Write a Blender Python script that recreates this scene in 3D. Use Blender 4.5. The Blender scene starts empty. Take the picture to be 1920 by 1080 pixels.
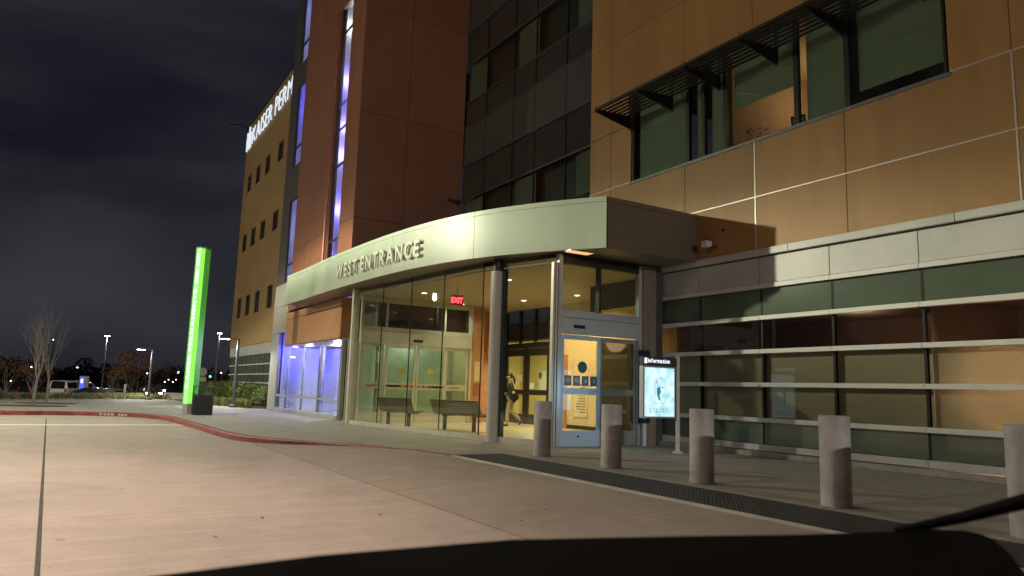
import bpy, bmesh, math, random
from mathutils import Vector, Matrix
random.seed(7)
S = bpy.context.scene
COL = S.collection
rad = math.radians

# ------------------------------------------------------------------ camera
HC = 1.15
YAW, PITCH, ROLL, FPX = 0.5469869818988523, 0.14181359481574718, 0.030737060957134413, 1354.631772306273
def cam_axes():
    f = Vector((math.sin(YAW)*math.cos(PITCH), math.cos(YAW)*math.cos(PITCH), math.sin(PITCH)))
    r = Vector((math.cos(YAW), -math.sin(YAW), 0)); u = r.cross(f)
    c, s = math.cos(ROLL), math.sin(ROLL)
    return c*r+s*u, -s*r+c*u, f
CR, CU, CF = cam_axes()
cd = bpy.data.cameras.new('camera'); cd.sensor_width = 36; cd.lens = 36*FPX/1920
cd.clip_start = 0.05; cd.clip_end = 3000
cd.dof.use_dof = True; cd.dof.focus_distance = 15.0; cd.dof.aperture_fstop = 4.5
co = bpy.data.objects.new('camera', cd); COL.objects.link(co)
m = Matrix((CR, CU, -CF)).transposed().to_4x4(); m.translation = (0, 0, HC); co.matrix_world = m
S.camera = co
def at(px, py, D):                                   # point on a pixel's ray at horizontal distance D
    d = (px-960)/FPX*CR-(py-540)/FPX*CU+CF
    t = D/math.hypot(d.x, d.y)
    return Vector((d.x*t, d.y*t, HC+d.z*t))

# ------------------------------------------------------------------ world (night sky, thin cloud lit by the town)
W = bpy.data.worlds.new('World'); S.world = W; W.use_nodes = True
nt = W.node_tree; nt.nodes.clear()
N = nt.nodes.new; Lk = nt.links.new
out = N('ShaderNodeOutputWorld'); bg = N('ShaderNodeBackground'); bg2 = N('ShaderNodeBackground'); add = N('ShaderNodeAddShader')
sky = N('ShaderNodeTexSky'); sky.sky_type = 'NISHITA'; sky.sun_disc = False; sky.sun_elevation = rad(-6); sky.sun_rotation = rad(200)
Lk(sky.outputs[0], bg.inputs[0]); bg.inputs[1].default_value = 0.05
tc = N('ShaderNodeTexCoord'); mp = N('ShaderNodeMapping'); mp.inputs['Scale'].default_value = (1.2, 1.2, 3.4); mp.inputs['Rotation'].default_value = (0.25, 0.1, 0.3)
no = N('ShaderNodeTexNoise'); no.inputs['Scale'].default_value = 1.7; no.inputs['Detail'].default_value = 4; no.inputs['Roughness'].default_value = 0.45
no.inputs['Distortion'].default_value = 0.35
cr = N('ShaderNodeValToRGB')
cr.color_ramp.elements[0].position = 0.40; cr.color_ramp.elements[0].color = (0.0080, 0.0080, 0.0135, 1)
cr.color_ramp.elements[1].position = 0.78; cr.color_ramp.elements[1].color = (0.040, 0.040, 0.050, 1)
Lk(tc.outputs['Generated'], mp.inputs[0]); Lk(mp.outputs[0], no.inputs[0]); Lk(no.outputs[0], cr.inputs[0]); Lk(cr.outputs[0], bg2.inputs[0])
bg2.inputs[1].default_value = 1.0
Lk(bg.outputs[0], add.inputs[0]); Lk(bg2.outputs[0], add.inputs[1]); Lk(add.outputs[0], out.inputs[0])

S.view_settings.view_transform = 'Standard'; S.view_settings.look = 'None'
S.view_settings.exposure = 0.0; S.view_settings.gamma = 1.0
S.render.engine = 'CYCLES'
cy = S.cycles
cy.use_denoising = True; cy.max_bounces = 8; cy.diffuse_bounces = 4; cy.glossy_bounces = 4; cy.transmission_bounces = 6; cy.transparent_max_bounces = 16
cy.caustics_reflective = False; cy.caustics_refractive = False; cy.sample_clamp_indirect = 4.0
try: cy.use_light_tree = True
except Exception: pass

# ------------------------------------------------------------------ materials
MATS = {}
def mat(name, col, rough=0.6, metal=0.0, var=0.12, scale=6.0, bump=0.0, bscale=60, spec=0.5, coat=0.0, stretch=(1, 1, 1), col2=None, emit=None, es=0.0, dirt=0.0, rv=0.0):
    if name in MATS: return MATS[name]
    M = bpy.data.materials.new(name); M.use_nodes = True; t = M.node_tree; p = t.nodes['Principled BSDF']
    p.inputs['Roughness'].default_value = rough; p.inputs['Metallic'].default_value = metal
    p.inputs['Specular IOR Level'].default_value = spec; p.inputs['Coat Weight'].default_value = coat; p.inputs['Coat Roughness'].default_value = 0.08
    tx = t.nodes.new('ShaderNodeTexCoord'); mpn = t.nodes.new('ShaderNodeMapping'); mpn.inputs['Scale'].default_value = stretch
    t.links.new(tx.outputs['Object'], mpn.inputs[0])
    n = t.nodes.new('ShaderNodeTexNoise'); n.inputs['Scale'].default_value = scale; n.inputs['Detail'].default_value = 7; n.inputs['Roughness'].default_value = 0.6
    t.links.new(mpn.outputs[0], n.inputs[0])
    r = t.nodes.new('ShaderNodeValToRGB'); r.color_ramp.elements[0].position = 0.32; r.color_ramp.elements[1].position = 0.68
    a = [max(0, c*(1-var)) for c in col]; b = [min(1, c*(1+var)) for c in (col2 or col)]
    r.color_ramp.elements[0].color = (*a, 1); r.color_ramp.elements[1].color = (*b, 1)
    t.links.new(n.outputs[0], r.inputs[0])
    csock = r.outputs[0]
    if dirt:
        n2 = t.nodes.new('ShaderNodeTexNoise'); n2.inputs['Scale'].default_value = scale*0.23; n2.inputs['Detail'].default_value = 5
        t.links.new(tx.outputs['Object'], n2.inputs[0])
        r2 = t.nodes.new('ShaderNodeValToRGB'); r2.color_ramp.elements[0].position = 0.35; r2.color_ramp.elements[1].position = 0.62
        r2.color_ramp.elements[0].color = (1-dirt, 1-dirt, 1-dirt*0.9, 1); r2.color_ramp.elements[1].color = (1, 1, 1, 1)
        mx = t.nodes.new('ShaderNodeMixRGB'); mx.blend_type = 'MULTIPLY'; mx.inputs[0].default_value = 1
        t.links.new(n2.outputs[0], r2.inputs[0]); t.links.new(csock, mx.inputs[1]); t.links.new(r2.outputs[0], mx.inputs[2]); csock = mx.outputs[0]
    if rv:
        oi = t.nodes.new('ShaderNodeObjectInfo'); mr = t.nodes.new('ShaderNodeMapRange'); mr.inputs[3].default_value = 1-rv; mr.inputs[4].default_value = 1+rv
        t.links.new(oi.outputs['Random'], mr.inputs[0]); mv = t.nodes.new('ShaderNodeVectorMath'); mv.operation = 'SCALE'
        t.links.new(csock, mv.inputs[0]); t.links.new(mr.outputs[0], mv.inputs['Scale']); csock = mv.outputs[0]
    t.links.new(csock, p.inputs['Base Color'])
    if bump:
        n3 = t.nodes.new('ShaderNodeTexNoise'); n3.inputs['Scale'].default_value = bscale; n3.inputs['Detail'].default_value = 4
        t.links.new(mpn.outputs[0], n3.inputs[0])
        bp = t.nodes.new('ShaderNodeBump'); bp.inputs['Strength'].default_value = bump; bp.inputs['Distance'].default_value = 0.02
        t.links.new(n3.outputs[0], bp.inputs['Height']); t.links.new(bp.outputs[0], p.inputs['Normal'])
    if emit:
        p.inputs['Emission Color'].default_value = (*emit, 1); p.inputs['Emission Strength'].default_value = es
    MATS[name] = M; return M
def emis(name, col, st):
    if name in MATS: return MATS[name]
    M = bpy.data.materials.new(name); M.use_nodes = True; t = M.node_tree; t.nodes.clear()
    e = t.nodes.new('ShaderNodeEmission'); o = t.nodes.new('ShaderNodeOutputMaterial')
    e.inputs[0].default_value = (*col, 1); e.inputs[1].default_value = st; t.links.new(e.outputs[0], o.inputs[0])
    MATS[name] = M; return M
def glass(name, tint=(0.9, 0.95, 0.92), ior=1.5, rough=0.0, refl=1.0):
    if name in MATS: return MATS[name]
    M = bpy.data.materials.new(name); M.use_nodes = True; t = M.node_tree; t.nodes.clear()
    o = t.nodes.new('ShaderNodeOutputMaterial'); mx = t.nodes.new('ShaderNodeMixShader'); tr = t.nodes.new('ShaderNodeBsdfTransparent'); gl = t.nodes.new('ShaderNodeBsdfGlossy')
    lw = t.nodes.new('ShaderNodeLayerWeight'); lw.inputs[0].default_value = 0.5
    f0 = ((ior-1)/(ior+1))**2
    pw = t.nodes.new('ShaderNodeMath'); pw.operation = 'POWER'; pw.inputs[1].default_value = 5.0; t.links.new(lw.outputs['Facing'], pw.inputs[0])
    mu = t.nodes.new('ShaderNodeMath'); mu.operation = 'MULTIPLY_ADD'; mu.inputs[1].default_value = (1-f0)*refl; mu.inputs[2].default_value = f0*refl; mu.use_clamp = True
    tr.inputs[0].default_value = (*tint, 1); gl.inputs['Roughness'].default_value = rough; gl.inputs[0].default_value = (0.95, 0.97, 0.95, 1)
    n = t.nodes.new('ShaderNodeTexNoise'); n.inputs['Scale'].default_value = 0.8; bp = t.nodes.new('ShaderNodeBump'); bp.inputs['Strength'].default_value = 0.04; bp.inputs['Distance'].default_value = 0.02
    tx = t.nodes.new('ShaderNodeTexCoord'); t.links.new(tx.outputs['Object'], n.inputs[0]); t.links.new(n.outputs[0], bp.inputs['Height']); t.links.new(bp.outputs[0], gl.inputs['Normal'])
    t.links.new(pw.outputs[0], mu.inputs[0]); t.links.new(mu.outputs[0], mx.inputs[0]); t.links.new(tr.outputs[0], mx.inputs[1]); t.links.new(gl.outputs[0], mx.inputs[2]); t.links.new(mx.outputs[0], o.inputs[0])
    MATS[name] = M; return M
def blind(name, col, trans=0.35):
    if name in MATS: return MATS[name]
    M = bpy.data.materials.new(name); M.use_nodes = True; t = M.node_tree; t.nodes.clear()
    o = t.nodes.new('ShaderNodeOutputMaterial'); mx = t.nodes.new('ShaderNodeMixShader'); d = t.nodes.new('ShaderNodeBsdfDiffuse'); tl = t.nodes.new('ShaderNodeBsdfTranslucent')
    n = t.nodes.new('ShaderNodeTexNoise'); n.inputs['Scale'].default_value = 9; n.inputs['Detail'].default_value = 5
    tx = t.nodes.new('ShaderNodeTexCoord'); mpn = t.nodes.new('ShaderNodeMapping'); mpn.inputs['Scale'].default_value = (1, 1, 6)
    t.links.new(tx.outputs['Object'], mpn.inputs[0]); t.links.new(mpn.outputs[0], n.inputs[0])
    r = t.nodes.new('ShaderNodeValToRGB'); r.color_ramp.elements[0].color = (*[c*0.9 for c in col], 1); r.color_ramp.elements[1].color = (*[c*1.08 for c in col], 1)
    t.links.new(n.outputs[0], r.inputs[0]); t.links.new(r.outputs[0], d.inputs[0]); t.links.new(r.outputs[0], tl.inputs[0])
    mx.inputs[0].default_value = trans
    t.links.new(d.outputs[0], mx.inputs[1]); t.links.new(tl.outputs[0], mx.inputs[2]); t.links.new(mx.outputs[0], o.inputs[0])
    MATS[name] = M; return M

ORANGE = mat('orange_panel', (0.40, 0.218, 0.068), 0.55, var=0.11, scale=1.1, bump=0.05, bscale=60, dirt=0.14, rv=0.08, stretch=(2, 2, 0.3))
ORANGEB = mat('bright_orange_panel', (0.46, 0.215, 0.095), 0.55, var=0.08, scale=1.1, rv=0.05, dirt=0.1)
TAN = mat('tan_render', (0.40, 0.255, 0.11), 0.7, var=0.08, scale=1.2, bump=0.1, bscale=60, dirt=0.12)
RED = mat('red_panel', (0.265, 0.105, 0.055), 0.5, var=0.08, scale=1.3, bump=0.04, bscale=120, dirt=0.14, rv=0.07)
DARK = mat('charcoal_panel', (0.075, 0.068, 0.068), 0.35, var=0.1, scale=2)
BRONZE = mat('dark_bronze', (0.035, 0.030, 0.027), 0.45, metal=0.4, var=0.1)
SILVER = mat('silver_panel', (0.44, 0.43, 0.38), 0.42, metal=0.25, var=0.05, scale=2, dirt=0.12)
WHITEP = mat('white_panel', (0.58, 0.58, 0.53), 0.45, var=0.07, scale=2, dirt=0.22, rv=0.05, stretch=(1, 1, 0.3))
BARM = mat('pale_bar', (0.66, 0.65, 0.60), 0.45, var=0.04, scale=3, dirt=0.08)
FASCIA = mat('champagne_fascia', (0.45, 0.53, 0.405), 0.42, metal=0.0, var=0.07, scale=1.4, spec=0.45, coat=0.0, dirt=0.08, bump=0.06, bscale=1.3, stretch=(1, 1, 0.25))
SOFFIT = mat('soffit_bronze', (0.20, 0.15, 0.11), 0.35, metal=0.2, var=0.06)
REVEAL = mat('silver_reveal', (0.55, 0.52, 0.46), 0.4, metal=0.3, var=0.04)
ALU = mat('aluminium_frame', (0.50, 0.52, 0.55), 0.38, metal=0.45, var=0.05, scale=4)
ALUW = mat('aluminium_warm', (0.58, 0.56, 0.47), 0.4, metal=0.3, var=0.05, scale=4)
BLACKM = mat('black_metal', (0.02, 0.02, 0.022), 0.4, metal=0.3, var=0.15)
BOLL = mat('bollard_paint', (0.50, 0.475, 0.44), 0.6, var=0.12, scale=7, dirt=0.30, bump=0.12, bscale=90)
BLACKF = mat('black_gasket', (0.014, 0.013, 0.012), 0.55, spec=0.2)
RUBBER = mat('rubber', (0.015, 0.015, 0.015), 0.7)
GL = glass('clear_glass', (0.90, 0.95, 0.90), 1.5)
GLH = glass('blind_glass', (0.92, 0.94, 0.90), 1.5, refl=0.55)
GLT = glass('tinted_glass', (0.80, 0.86, 0.80), 1.55)
GLD = glass('smoked_glass', (0.64, 0.60, 0.56), 1.75)
GLR = glass('mirror_tint_glass', (0.27, 0.30, 0.27), 2.7)
SPAND = mat('green_spandrel_glass', (0.105, 0.135, 0.095), 0.10, var=0.05, scale=2, spec=0.5, coat=0.3)
DGLASS = mat('dark_spandrel_glass', (0.045, 0.042, 0.040), 0.10, var=0.1, scale=2, coat=0.3)
BLINDB = blind('beige_blind', (0.50, 0.43, 0.325), 0.4)
BLINDD = blind('dim_blind', (0.27, 0.26, 0.22), 0.1)
BLINDG = blind('grey_blind', (0.44, 0.48, 0.38), 0.15)
WHITEW = mat('white_wall', (0.74, 0.74, 0.75), 0.6, var=0.03)
CREAM = mat('cream_wall', (0.66, 0.52, 0.32), 0.6, var=0.04)
WOOD = mat('wood_door', (0.42, 0.20, 0.07), 0.45, var=0.2, scale=3, stretch=(6, 6, 0.6))

# ------------------------------------------------------------------ mesh helpers
class MB:
    def __init__(s): s.v = []; s.f = []
    def face(s, pts):
        i = len(s.v); s.v += [tuple(p) for p in pts]; s.f.append(list(range(i, i+len(pts)))); return s
    def box(s, x0, y0, z0, x1, y1, z1):
        x0, x1 = min(x0, x1), max(x0, x1); y0, y1 = min(y0, y1), max(y0, y1); z0, z1 = min(z0, z1), max(z0, z1)
        i = len(s.v)
        s.v += [(x0, y0, z0), (x1, y0, z0), (x1, y1, z0), (x0, y1, z0), (x0, y0, z1), (x1, y0, z1), (x1, y1, z1), (x0, y1, z1)]
        s.f += [[i+a for a in q] for q in ((3, 2, 1, 0), (4, 5, 6, 7), (0, 1, 5, 4), (1, 2, 6, 5), (2, 3, 7, 6), (3, 0, 4, 7))]; return s
    def obox(s, c, d, ang=0, tilt=0):
        M = Matrix.Translation(c) @ Matrix.Rotation(ang, 4, 'Z') @ Matrix.Rotation(tilt, 4, 'Y')
        i = len(s.v); h = [k/2 for k in d]
        for z in (-1, 1):
            for x, y in ((-1, -1), (1, -1), (1, 1), (-1, 1)): s.v.append(tuple(M @ Vector((x*h[0], y*h[1], z*h[2]))))
        s.f += [[i+a for a in q] for q in ((3, 2, 1, 0), (4, 5, 6, 7), (0, 1, 5, 4), (1, 2, 6, 5), (2, 3, 7, 6), (3, 0, 4, 7))]; return s
    def prism(s, pts, z0, z1, top=True, bot=True):
        n = len(pts); i = len(s.v)
        s.v += [(p[0], p[1], z0) for p in pts]+[(p[0], p[1], z1) for p in pts]
        for k in range(n): s.f.append([i+k, i+(k+1) % n, i+n+(k+1) % n, i+n+k])
        if top: s.f.append([i+n+k for k in range(n)])
        if bot: s.f.append([i+n-1-k for k in range(n)])
        return s
    def tube(s, a, b, r0, r1=None, n=8, cap=True):
        a, b = Vector(a), Vector(b); r1 = r0 if r1 is None else r1
        d = (b-a).normalized(); x = d.orthogonal().normalized(); y = d.cross(x); i = len(s.v)
        for p, r in ((a, r0), (b, r1)):
            for k in range(n): t = 2*math.pi*k/n; s.v.append(tuple(p+x*r*math.cos(t)+y*r*math.sin(t)))
        for k in range(n): s.f.append([i+k, i+(k+1) % n, i+n+(k+1) % n, i+n+k])
        if cap: s.f.append([i+n-1-k for k in range(n)]); s.f.append([i+n+k for k in range(n)])
        return s
    def path(s, pts, rs, n=5):
        for k in range(len(pts)-1): s.tube(pts[k], pts[k+1], rs[k], rs[k+1], n, cap=(k == len(pts)-2))
        return s
    def lathe(s, prof, n=24, c=(0, 0, 0)):
        i = len(s.v); m_ = len(prof)
        for r, z in prof:
            for k in range(n): t = 2*math.pi*k/n; s.v.append((c[0]+r*math.cos(t), c[1]+r*math.sin(t), c[2]+z))
        for j in range(m_-1):
            for k in range(n): s.f.append([i+j*n+k, i+j*n+(k+1) % n, i+(j+1)*n+(k+1) % n, i+(j+1)*n+k])
        s.f.append([i+n-1-k for k in range(n)]); s.f.append([i+(m_-1)*n+k for k in range(n)]); return s
    def strip(s, pts, z0, z1, th=0.02):
        # vertical curved slab along 2d points, thickness th to the left normal
        n = len(pts); nor = []
        for k in range(n):
            a = Vector(pts[max(0, k-1)]); b = Vector(pts[min(n-1, k+1)]); d = (b-a).normalized(); nor.append(Vector((-d.y, d.x)))
        o = [Vector(p) for p in pts]; q = [o[k]+nor[k]*th for k in range(n)]
        return s.prism([tuple(p) for p in o]+[tuple(p) for p in reversed(q)], z0, z1)
    def build(s, name, M, parent=None, bevel=0.0, smooth=False, loc=None, kind=None, seg=1):
        me = bpy.data.meshes.new(name); me.from_pydata(s.v, [], s.f); me.update()
        if bevel or True:
            b = bmesh.new(); b.from_mesh(me)
            if bevel:
                bmesh.ops.remove_doubles(b, verts=b.verts, dist=1e-5)
                bmesh.ops.bevel(b, geom=b.edges[:], offset=bevel, segments=seg, affect='EDGES', clamp_overlap=True)
            bmesh.ops.recalc_face_normals(b, faces=b.faces); b.to_mesh(me); b.free()
        if smooth:
            for p in me.polygons: p.use_smooth = True
        return link(name, me, M, parent, loc, kind)
def link(name, me, M, parent=None, loc=None, kind=None):
    if M is not None:
        me.materials.clear(); me.materials.append(M)
    o = bpy.data.objects.new(name, me); COL.objects.link(o)
    if parent is not None:
        o.parent = parent
        if parent.type == 'EMPTY' and loc is None and parent.get('wo') is not None:
            o.location = -parent.location
    if loc is not None: o.location = loc
    if kind: o['kind'] = kind
    return o
def smooth_angle(o, deg=40):
    me = o.data
    for p in me.polygons: p.use_smooth = True
    b = bmesh.new(); b.from_mesh(me)
    for e in b.edges:
        if len(e.link_faces) != 2 or e.calc_face_angle(0) > rad(deg): e.smooth = False
    b.to_mesh(me); b.free(); return o
def thing(name, label, cat, loc=(0, 0, 0), rz=0, group=None, world=False):
    o = bpy.data.objects.new(name, None); COL.objects.link(o); o.location = loc; o.rotation_euler = (0, 0, rz)
    o.empty_display_size = 0.2
    tag(o, label, cat, group)
    if world: o['wo'] = 1
    return o
def tag(o, label, cat, group=None):
    o['label'] = label; o['category'] = cat
    if group: o['group'] = group
    return o
def struct(o, label=None):
    o['kind'] = 'structure'
    if label: o['label'] = label
    return o
def copy_tree(o, parent=None):
    c = o.copy(); COL.objects.link(c); c.parent = parent
    for ch in list(o.children): copy_tree(ch, c)
    return c
def text_mesh(s, size, ext, offset=0.0):
    cu = bpy.data.curves.new('text', 'FONT'); cu.body = s; cu.size = size; cu.extrude = ext; cu.offset = offset
    ob = bpy.data.objects.new('text', cu); COL.objects.link(ob)
    bpy.context.view_layer.update()
    me = bpy.data.meshes.new_from_object(ob.evaluated_get(bpy.context.evaluated_depsgraph_get()))
    bpy.data.objects.remove(ob); bpy.data.curves.remove(cu); return me
def light(kind, name, loc, power, col, size=0.1, parent=None, spot=None, blend=0.2, rot=None):
    L = bpy.data.lights.new(name, kind); L.energy = power; L.color = col
    if kind == 'POINT' or kind == 'SPOT': L.shadow_soft_size = size
    if kind == 'AREA':
        if isinstance(size, tuple): L.shape = 'RECTANGLE'; L.size, L.size_y = size
        else: L.size = size
    if kind == 'SPOT': L.spot_size = rad(spot); L.spot_blend = blend
    o = bpy.data.objects.new(name, L); COL.objects.link(o); o.location = loc
    if rot: o.rotation_euler = rot
    if parent is not None:
        o.parent = parent
        if parent.get('wo') is not None: o.location = Vector(loc)-parent.location
    return o
PROFILE = ((0.0, 0.06), (0.40, 0.08), (0.50, 0.085), (0.545, 0.135), (0.575, 0.29), (0.60, 0.88), (0.625, 1.0), (0.642, 0.66), (0.662, 0.28), (0.68, 0.27), (0.70, 0.34), (0.85, 0.40), (1.0, 0.36))
PROFILE_S = ((0.0, 0.02), (0.50, 0.03), (0.62, 0.04), (0.74, 0.08), (0.78, 0.17), (0.81, 0.24), (0.845, 0.52), (0.88, 0.95), (0.92, 1.0), (1.0, 0.8))
def roadway_light(name, loc, power, col, parent, size=0.2, prof=PROFILE):
    # area lighting luminaire with a wide, mostly downward throw (strength by angle from straight down)
    o = light('POINT', name, loc, power, col, size, parent); L = o.data; L.use_nodes = True; t = L.node_tree
    e = t.nodes['Emission']; g_ = t.nodes.new('ShaderNodeNewGeometry'); sp = t.nodes.new('ShaderNodeSeparateXYZ'); ma = t.nodes.new('ShaderNodeMath'); ma.operation = 'MULTIPLY_ADD'; ma.inputs[1].default_value = -0.5; ma.inputs[2].default_value = 0.5
    r = t.nodes.new('ShaderNodeValToRGB'); r.color_ramp.interpolation = 'LINEAR'
    el = r.color_ramp.elements
    el[0].position = prof[0][0]; el[0].color = (prof[0][1],)*3+(1,); el[1].position = prof[-1][0]; el[1].color = (prof[-1][1],)*3+(1,)
    for p, v in prof[1:-1]: q = el.new(p); q.color = (v, v, v, 1)
    t.links.new(g_.outputs['Normal'], sp.inputs[0]); t.links.new(sp.outputs[2], ma.inputs[0]); t.links.new(ma.outputs[0], r.inputs[0]); t.links.new(r.outputs[0], e.inputs['Strength'])
    return o
def crs(pts, n=8):                                    # catmull-rom through 2d points
    P = [Vector(p) for p in pts]; P = [2*P[0]-P[1]]+P+[2*P[-1]-P[-2]]; o = []
    for i in range(1, len(P)-2):
        for k in range(n):
            t = k/n; a, b, c, d = P[i-1], P[i], P[i+1], P[i+2]
            o.append(0.5*((2*b)+(c-a)*t+(2*a-5*b+4*c-d)*t*t+(3*b-a-3*c+d)*t**3))
    o.append(P[-2]); return [tuple(p) for p in o]

# ================================================================== SETTING
def road_h(x):
    t = min(1, max(0, (x-2.9)/(5.75-2.9))); t = t*t*(3-2*t)
    return -0.13*(1-t)-0.006
def concrete(name, col, streak, joint=None):
    M = mat(name, col, 0.75, var=0.07, scale=2.6, bump=0.3, bscale=160, dirt=0.08)
    t = M.node_tree; p = t.nodes['Principled BSDF']; src = p.inputs['Base Color'].links[0].from_socket
    tx = t.nodes.new('ShaderNodeTexCoord'); m2 = t.nodes.new('ShaderNodeMapping'); m2.inputs['Scale'].default_value = streak
    t.links.new(tx.outputs['Object'], m2.inputs[0])
    n = t.nodes.new('ShaderNodeTexNoise'); n.inputs['Scale'].default_value = 1.0; n.inputs['Detail'].default_value = 5; n.inputs['Roughness'].default_value = 0.8
    t.links.new(m2.outputs[0], n.inputs[0])
    r = t.nodes.new('ShaderNodeValToRGB'); r.color_ramp.elements[0].position = 0.52; r.color_ramp.elements[1].position = 0.66
    r.color_ramp.elements[0].color = (0.97, 0.97, 0.97, 1); r.color_ramp.elements[1].color = (1.15, 1.13, 1.11, 1)
    t.links.new(n.outputs[0], r.inputs[0])
    mx = t.nodes.new('ShaderNodeMixRGB'); mx.blend_type = 'MULTIPLY'; mx.inputs[0].default_value = 1
    t.links.new(src, mx.inputs[1]); t.links.new(r.outputs[0], mx.inputs[2])
    n4 = t.nodes.new('ShaderNodeTexNoise'); n4.inputs['Scale'].default_value = 38; n4.inputs['Detail'].default_value = 3
    t.links.new(tx.outputs['Object'], n4.inputs[0])
    r4 = t.nodes.new('ShaderNodeValToRGB'); r4.color_ramp.elements[0].position = 0.25; r4.color_ramp.elements[0].color = (0.7, 0.68, 0.66, 1); r4.color_ramp.elements[1].position = 0.42; r4.color_ramp.elements[1].color = (1, 1, 1, 1)
    t.links.new(n4.outputs[0], r4.inputs[0])
    mx2 = t.nodes.new('ShaderNodeMixRGB'); mx2.blend_type = 'MULTIPLY'; mx2.inputs[0].default_value = 1
    t.links.new(mx.outputs[0], mx2.inputs[1]); t.links.new(r4.outputs[0], mx2.inputs[2]); n5 = t.nodes.new('ShaderNodeTexNoise'); n5.inputs['Scale'].default_value = 0.55; n5.inputs['Detail'].default_value = 9; n5.inputs['Roughness'].default_value = 0.62
    t.links.new(tx.outputs['Object'], n5.inputs[0])
    r5 = t.nodes.new('ShaderNodeValToRGB'); r5.color_ramp.elements[0].position = 0.30; r5.color_ramp.elements[0].color = (0.62, 0.60, 0.58, 1); r5.color_ramp.elements[1].position = 0.47; r5.color_ramp.elements[1].color = (1, 1, 1, 1)
    t.links.new(n5.outputs[0], r5.inputs[0])
    v6 = t.nodes.new('ShaderNodeTexVoronoi'); v6.inputs['Scale'].default_value = 1.3; t.links.new(tx.outputs['Object'], v6.inputs['Vector'])
    r6 = t.nodes.new('ShaderNodeValToRGB'); r6.color_ramp.elements[0].position = 0.035; r6.color_ramp.elements[0].color = (0.45, 0.42, 0.40, 1); r6.color_ramp.elements[1].position = 0.06; r6.color_ramp.elements[1].color = (1, 1, 1, 1)
    t.links.new(v6.outputs['Distance'], r6.inputs[0])
    m3 = t.nodes.new('ShaderNodeMixRGB'); m3.blend_type = 'MULTIPLY'; m3.inputs[0].default_value = 0.38; t.links.new(mx2.outputs[0], m3.inputs[1]); t.links.new(r5.outputs[0], m3.inputs[2])
    m4 = t.nodes.new('ShaderNodeMixRGB'); m4.blend_type = 'MULTIPLY'; m4.inputs[0].default_value = 0.6; t.links.new(m3.outputs[0], m4.inputs[1]); t.links.new(r6.outputs[0], m4.inputs[2])
    t.links.new(m4.outputs[0], p.inputs['Base Color'])
    return M
ROADC = concrete('road_concrete', (0.42, 0.355, 0.305), (0.10, 8, 1))
ROADC2 = concrete('apron_concrete', (0.37, 0.31, 0.255), (0.10, 8, 1))
WALKC = concrete('walk_concrete', (0.33, 0.31, 0.26), (1.5, 1.5, 1))
JX = 3.56
def road_part(name, xs, y0, y1, M, ny=40):
    b = MB(); nx = len(xs)
    for j in range(ny+1):
        y = y0+(y1-y0)*j/ny
        for x in xs: b.v.append((x, y, road_h(x)))
    for j in range(ny):
        for i in range(nx-1): b.f.append([j*nx+i, j*nx+i+1, (j+1)*nx+i+1, (j+1)*nx+i])
    return struct(b.build(name, M, smooth=True))
road = road_part('road', [-60, -30, -15, -8, -4, -2, 0, 1, 2, 2.9]+[2.9+(JX-0.006-2.9)*k/3 for k in (1, 2, 3)], -60, 33, ROADC)
apron = road_part('road', [JX+0.006+(5.87-JX-0.006)*k/10 for k in range(11)], -60, 16.5, ROADC2)
gb = MB(); gb.face([(-2500, -2500, -0.98), (2500, -2500, -0.98), (2500, 2500, -0.98), (-2500, 2500, -0.98)])
struct(gb.build('ground', mat('asphalt', (0.05, 0.05, 0.052), 0.85, var=0.2, scale=0.5, bump=0.2)))
# road joints, stop line
jb = MB(); jb.face([(-0.372, 27, road_h(0)+0.004), (-0.348, 27, road_h(0)+0.004), (0.035, 3, road_h(0)+0.004), (0.002, 3, road_h(0)+0.004)])
jb.build('joint_sealant', mat('joint_sealant', (0.03, 0.026, 0.022), 0.6), road)
jb = MB(); n = 30
for k in range(n):
    y0 = 3+13.5*k/n; y1 = 3+13.5*(k+1)/n
    jb.face([(JX-0.006, y0, road_h(JX)-0.004), (JX+0.006, y0, road_h(JX)-0.004), (JX+0.006, y1, road_h(JX)-0.004), (JX-0.006, y1, road_h(JX)-0.004)])
jb.build('joint_sealant', mat('pale_joint', (0.5, 0.46, 0.38), 0.8), road)
lb = MB(); lb.face([(-30, 22.15, road_h(0)+0.005), (3.2, 23.28, road_h(0)+0.005), (3.2, 23.62, road_h(0)+0.005), (-30, 22.5, road_h(0)+0.005)])
PAINT = mat('road_paint', (0.82, 0.81, 0.77), 0.7, var=0.08, scale=14, dirt=0.15)
lb = MB(); lb.face([(-30, 23.27, road_h(0)+0.005), (3.18, 23.3, road_h(0)+0.005), (3.18, 23.68, road_h(0)+0.005), (-30, 23.62, road_h(0)+0.005)])
lb.build('stop_line', PAINT, road)
# dead leaves on the road: counted specks
LEAF = mat('dead_leaf', (0.10, 0.05, 0.025), 0.8, var=0.3)
for (x, y) in [(1.75, 7.35), (2.85, 7.1), (3.0, 9.2), (3.9, 9.4), (4.6, 7.3), (3.9, 6.1), (3.7, 10.8), (2.3, 12.2), (4.4, 6.4), (1.2, 6.6), (0.7, 9.8)]:
    b = MB(); z = road_h(x)+0.008; a = random.random()*6; c, s_ = math.cos(a)*0.03, math.sin(a)*0.03
    b.face([(x-c, y-s_, z), (x+s_*0.5, y-c*0.5, z+0.006), (x+c, y+s_, z+0.012), (x-s_*0.5, y+c*0.5, z+0.005)])
    tag(b.build('fallen_leaf', LEAF), 'small dead brown leaf lying on the concrete driveway', 'leaf', 'dead leaves scattered on the driveway')

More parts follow.
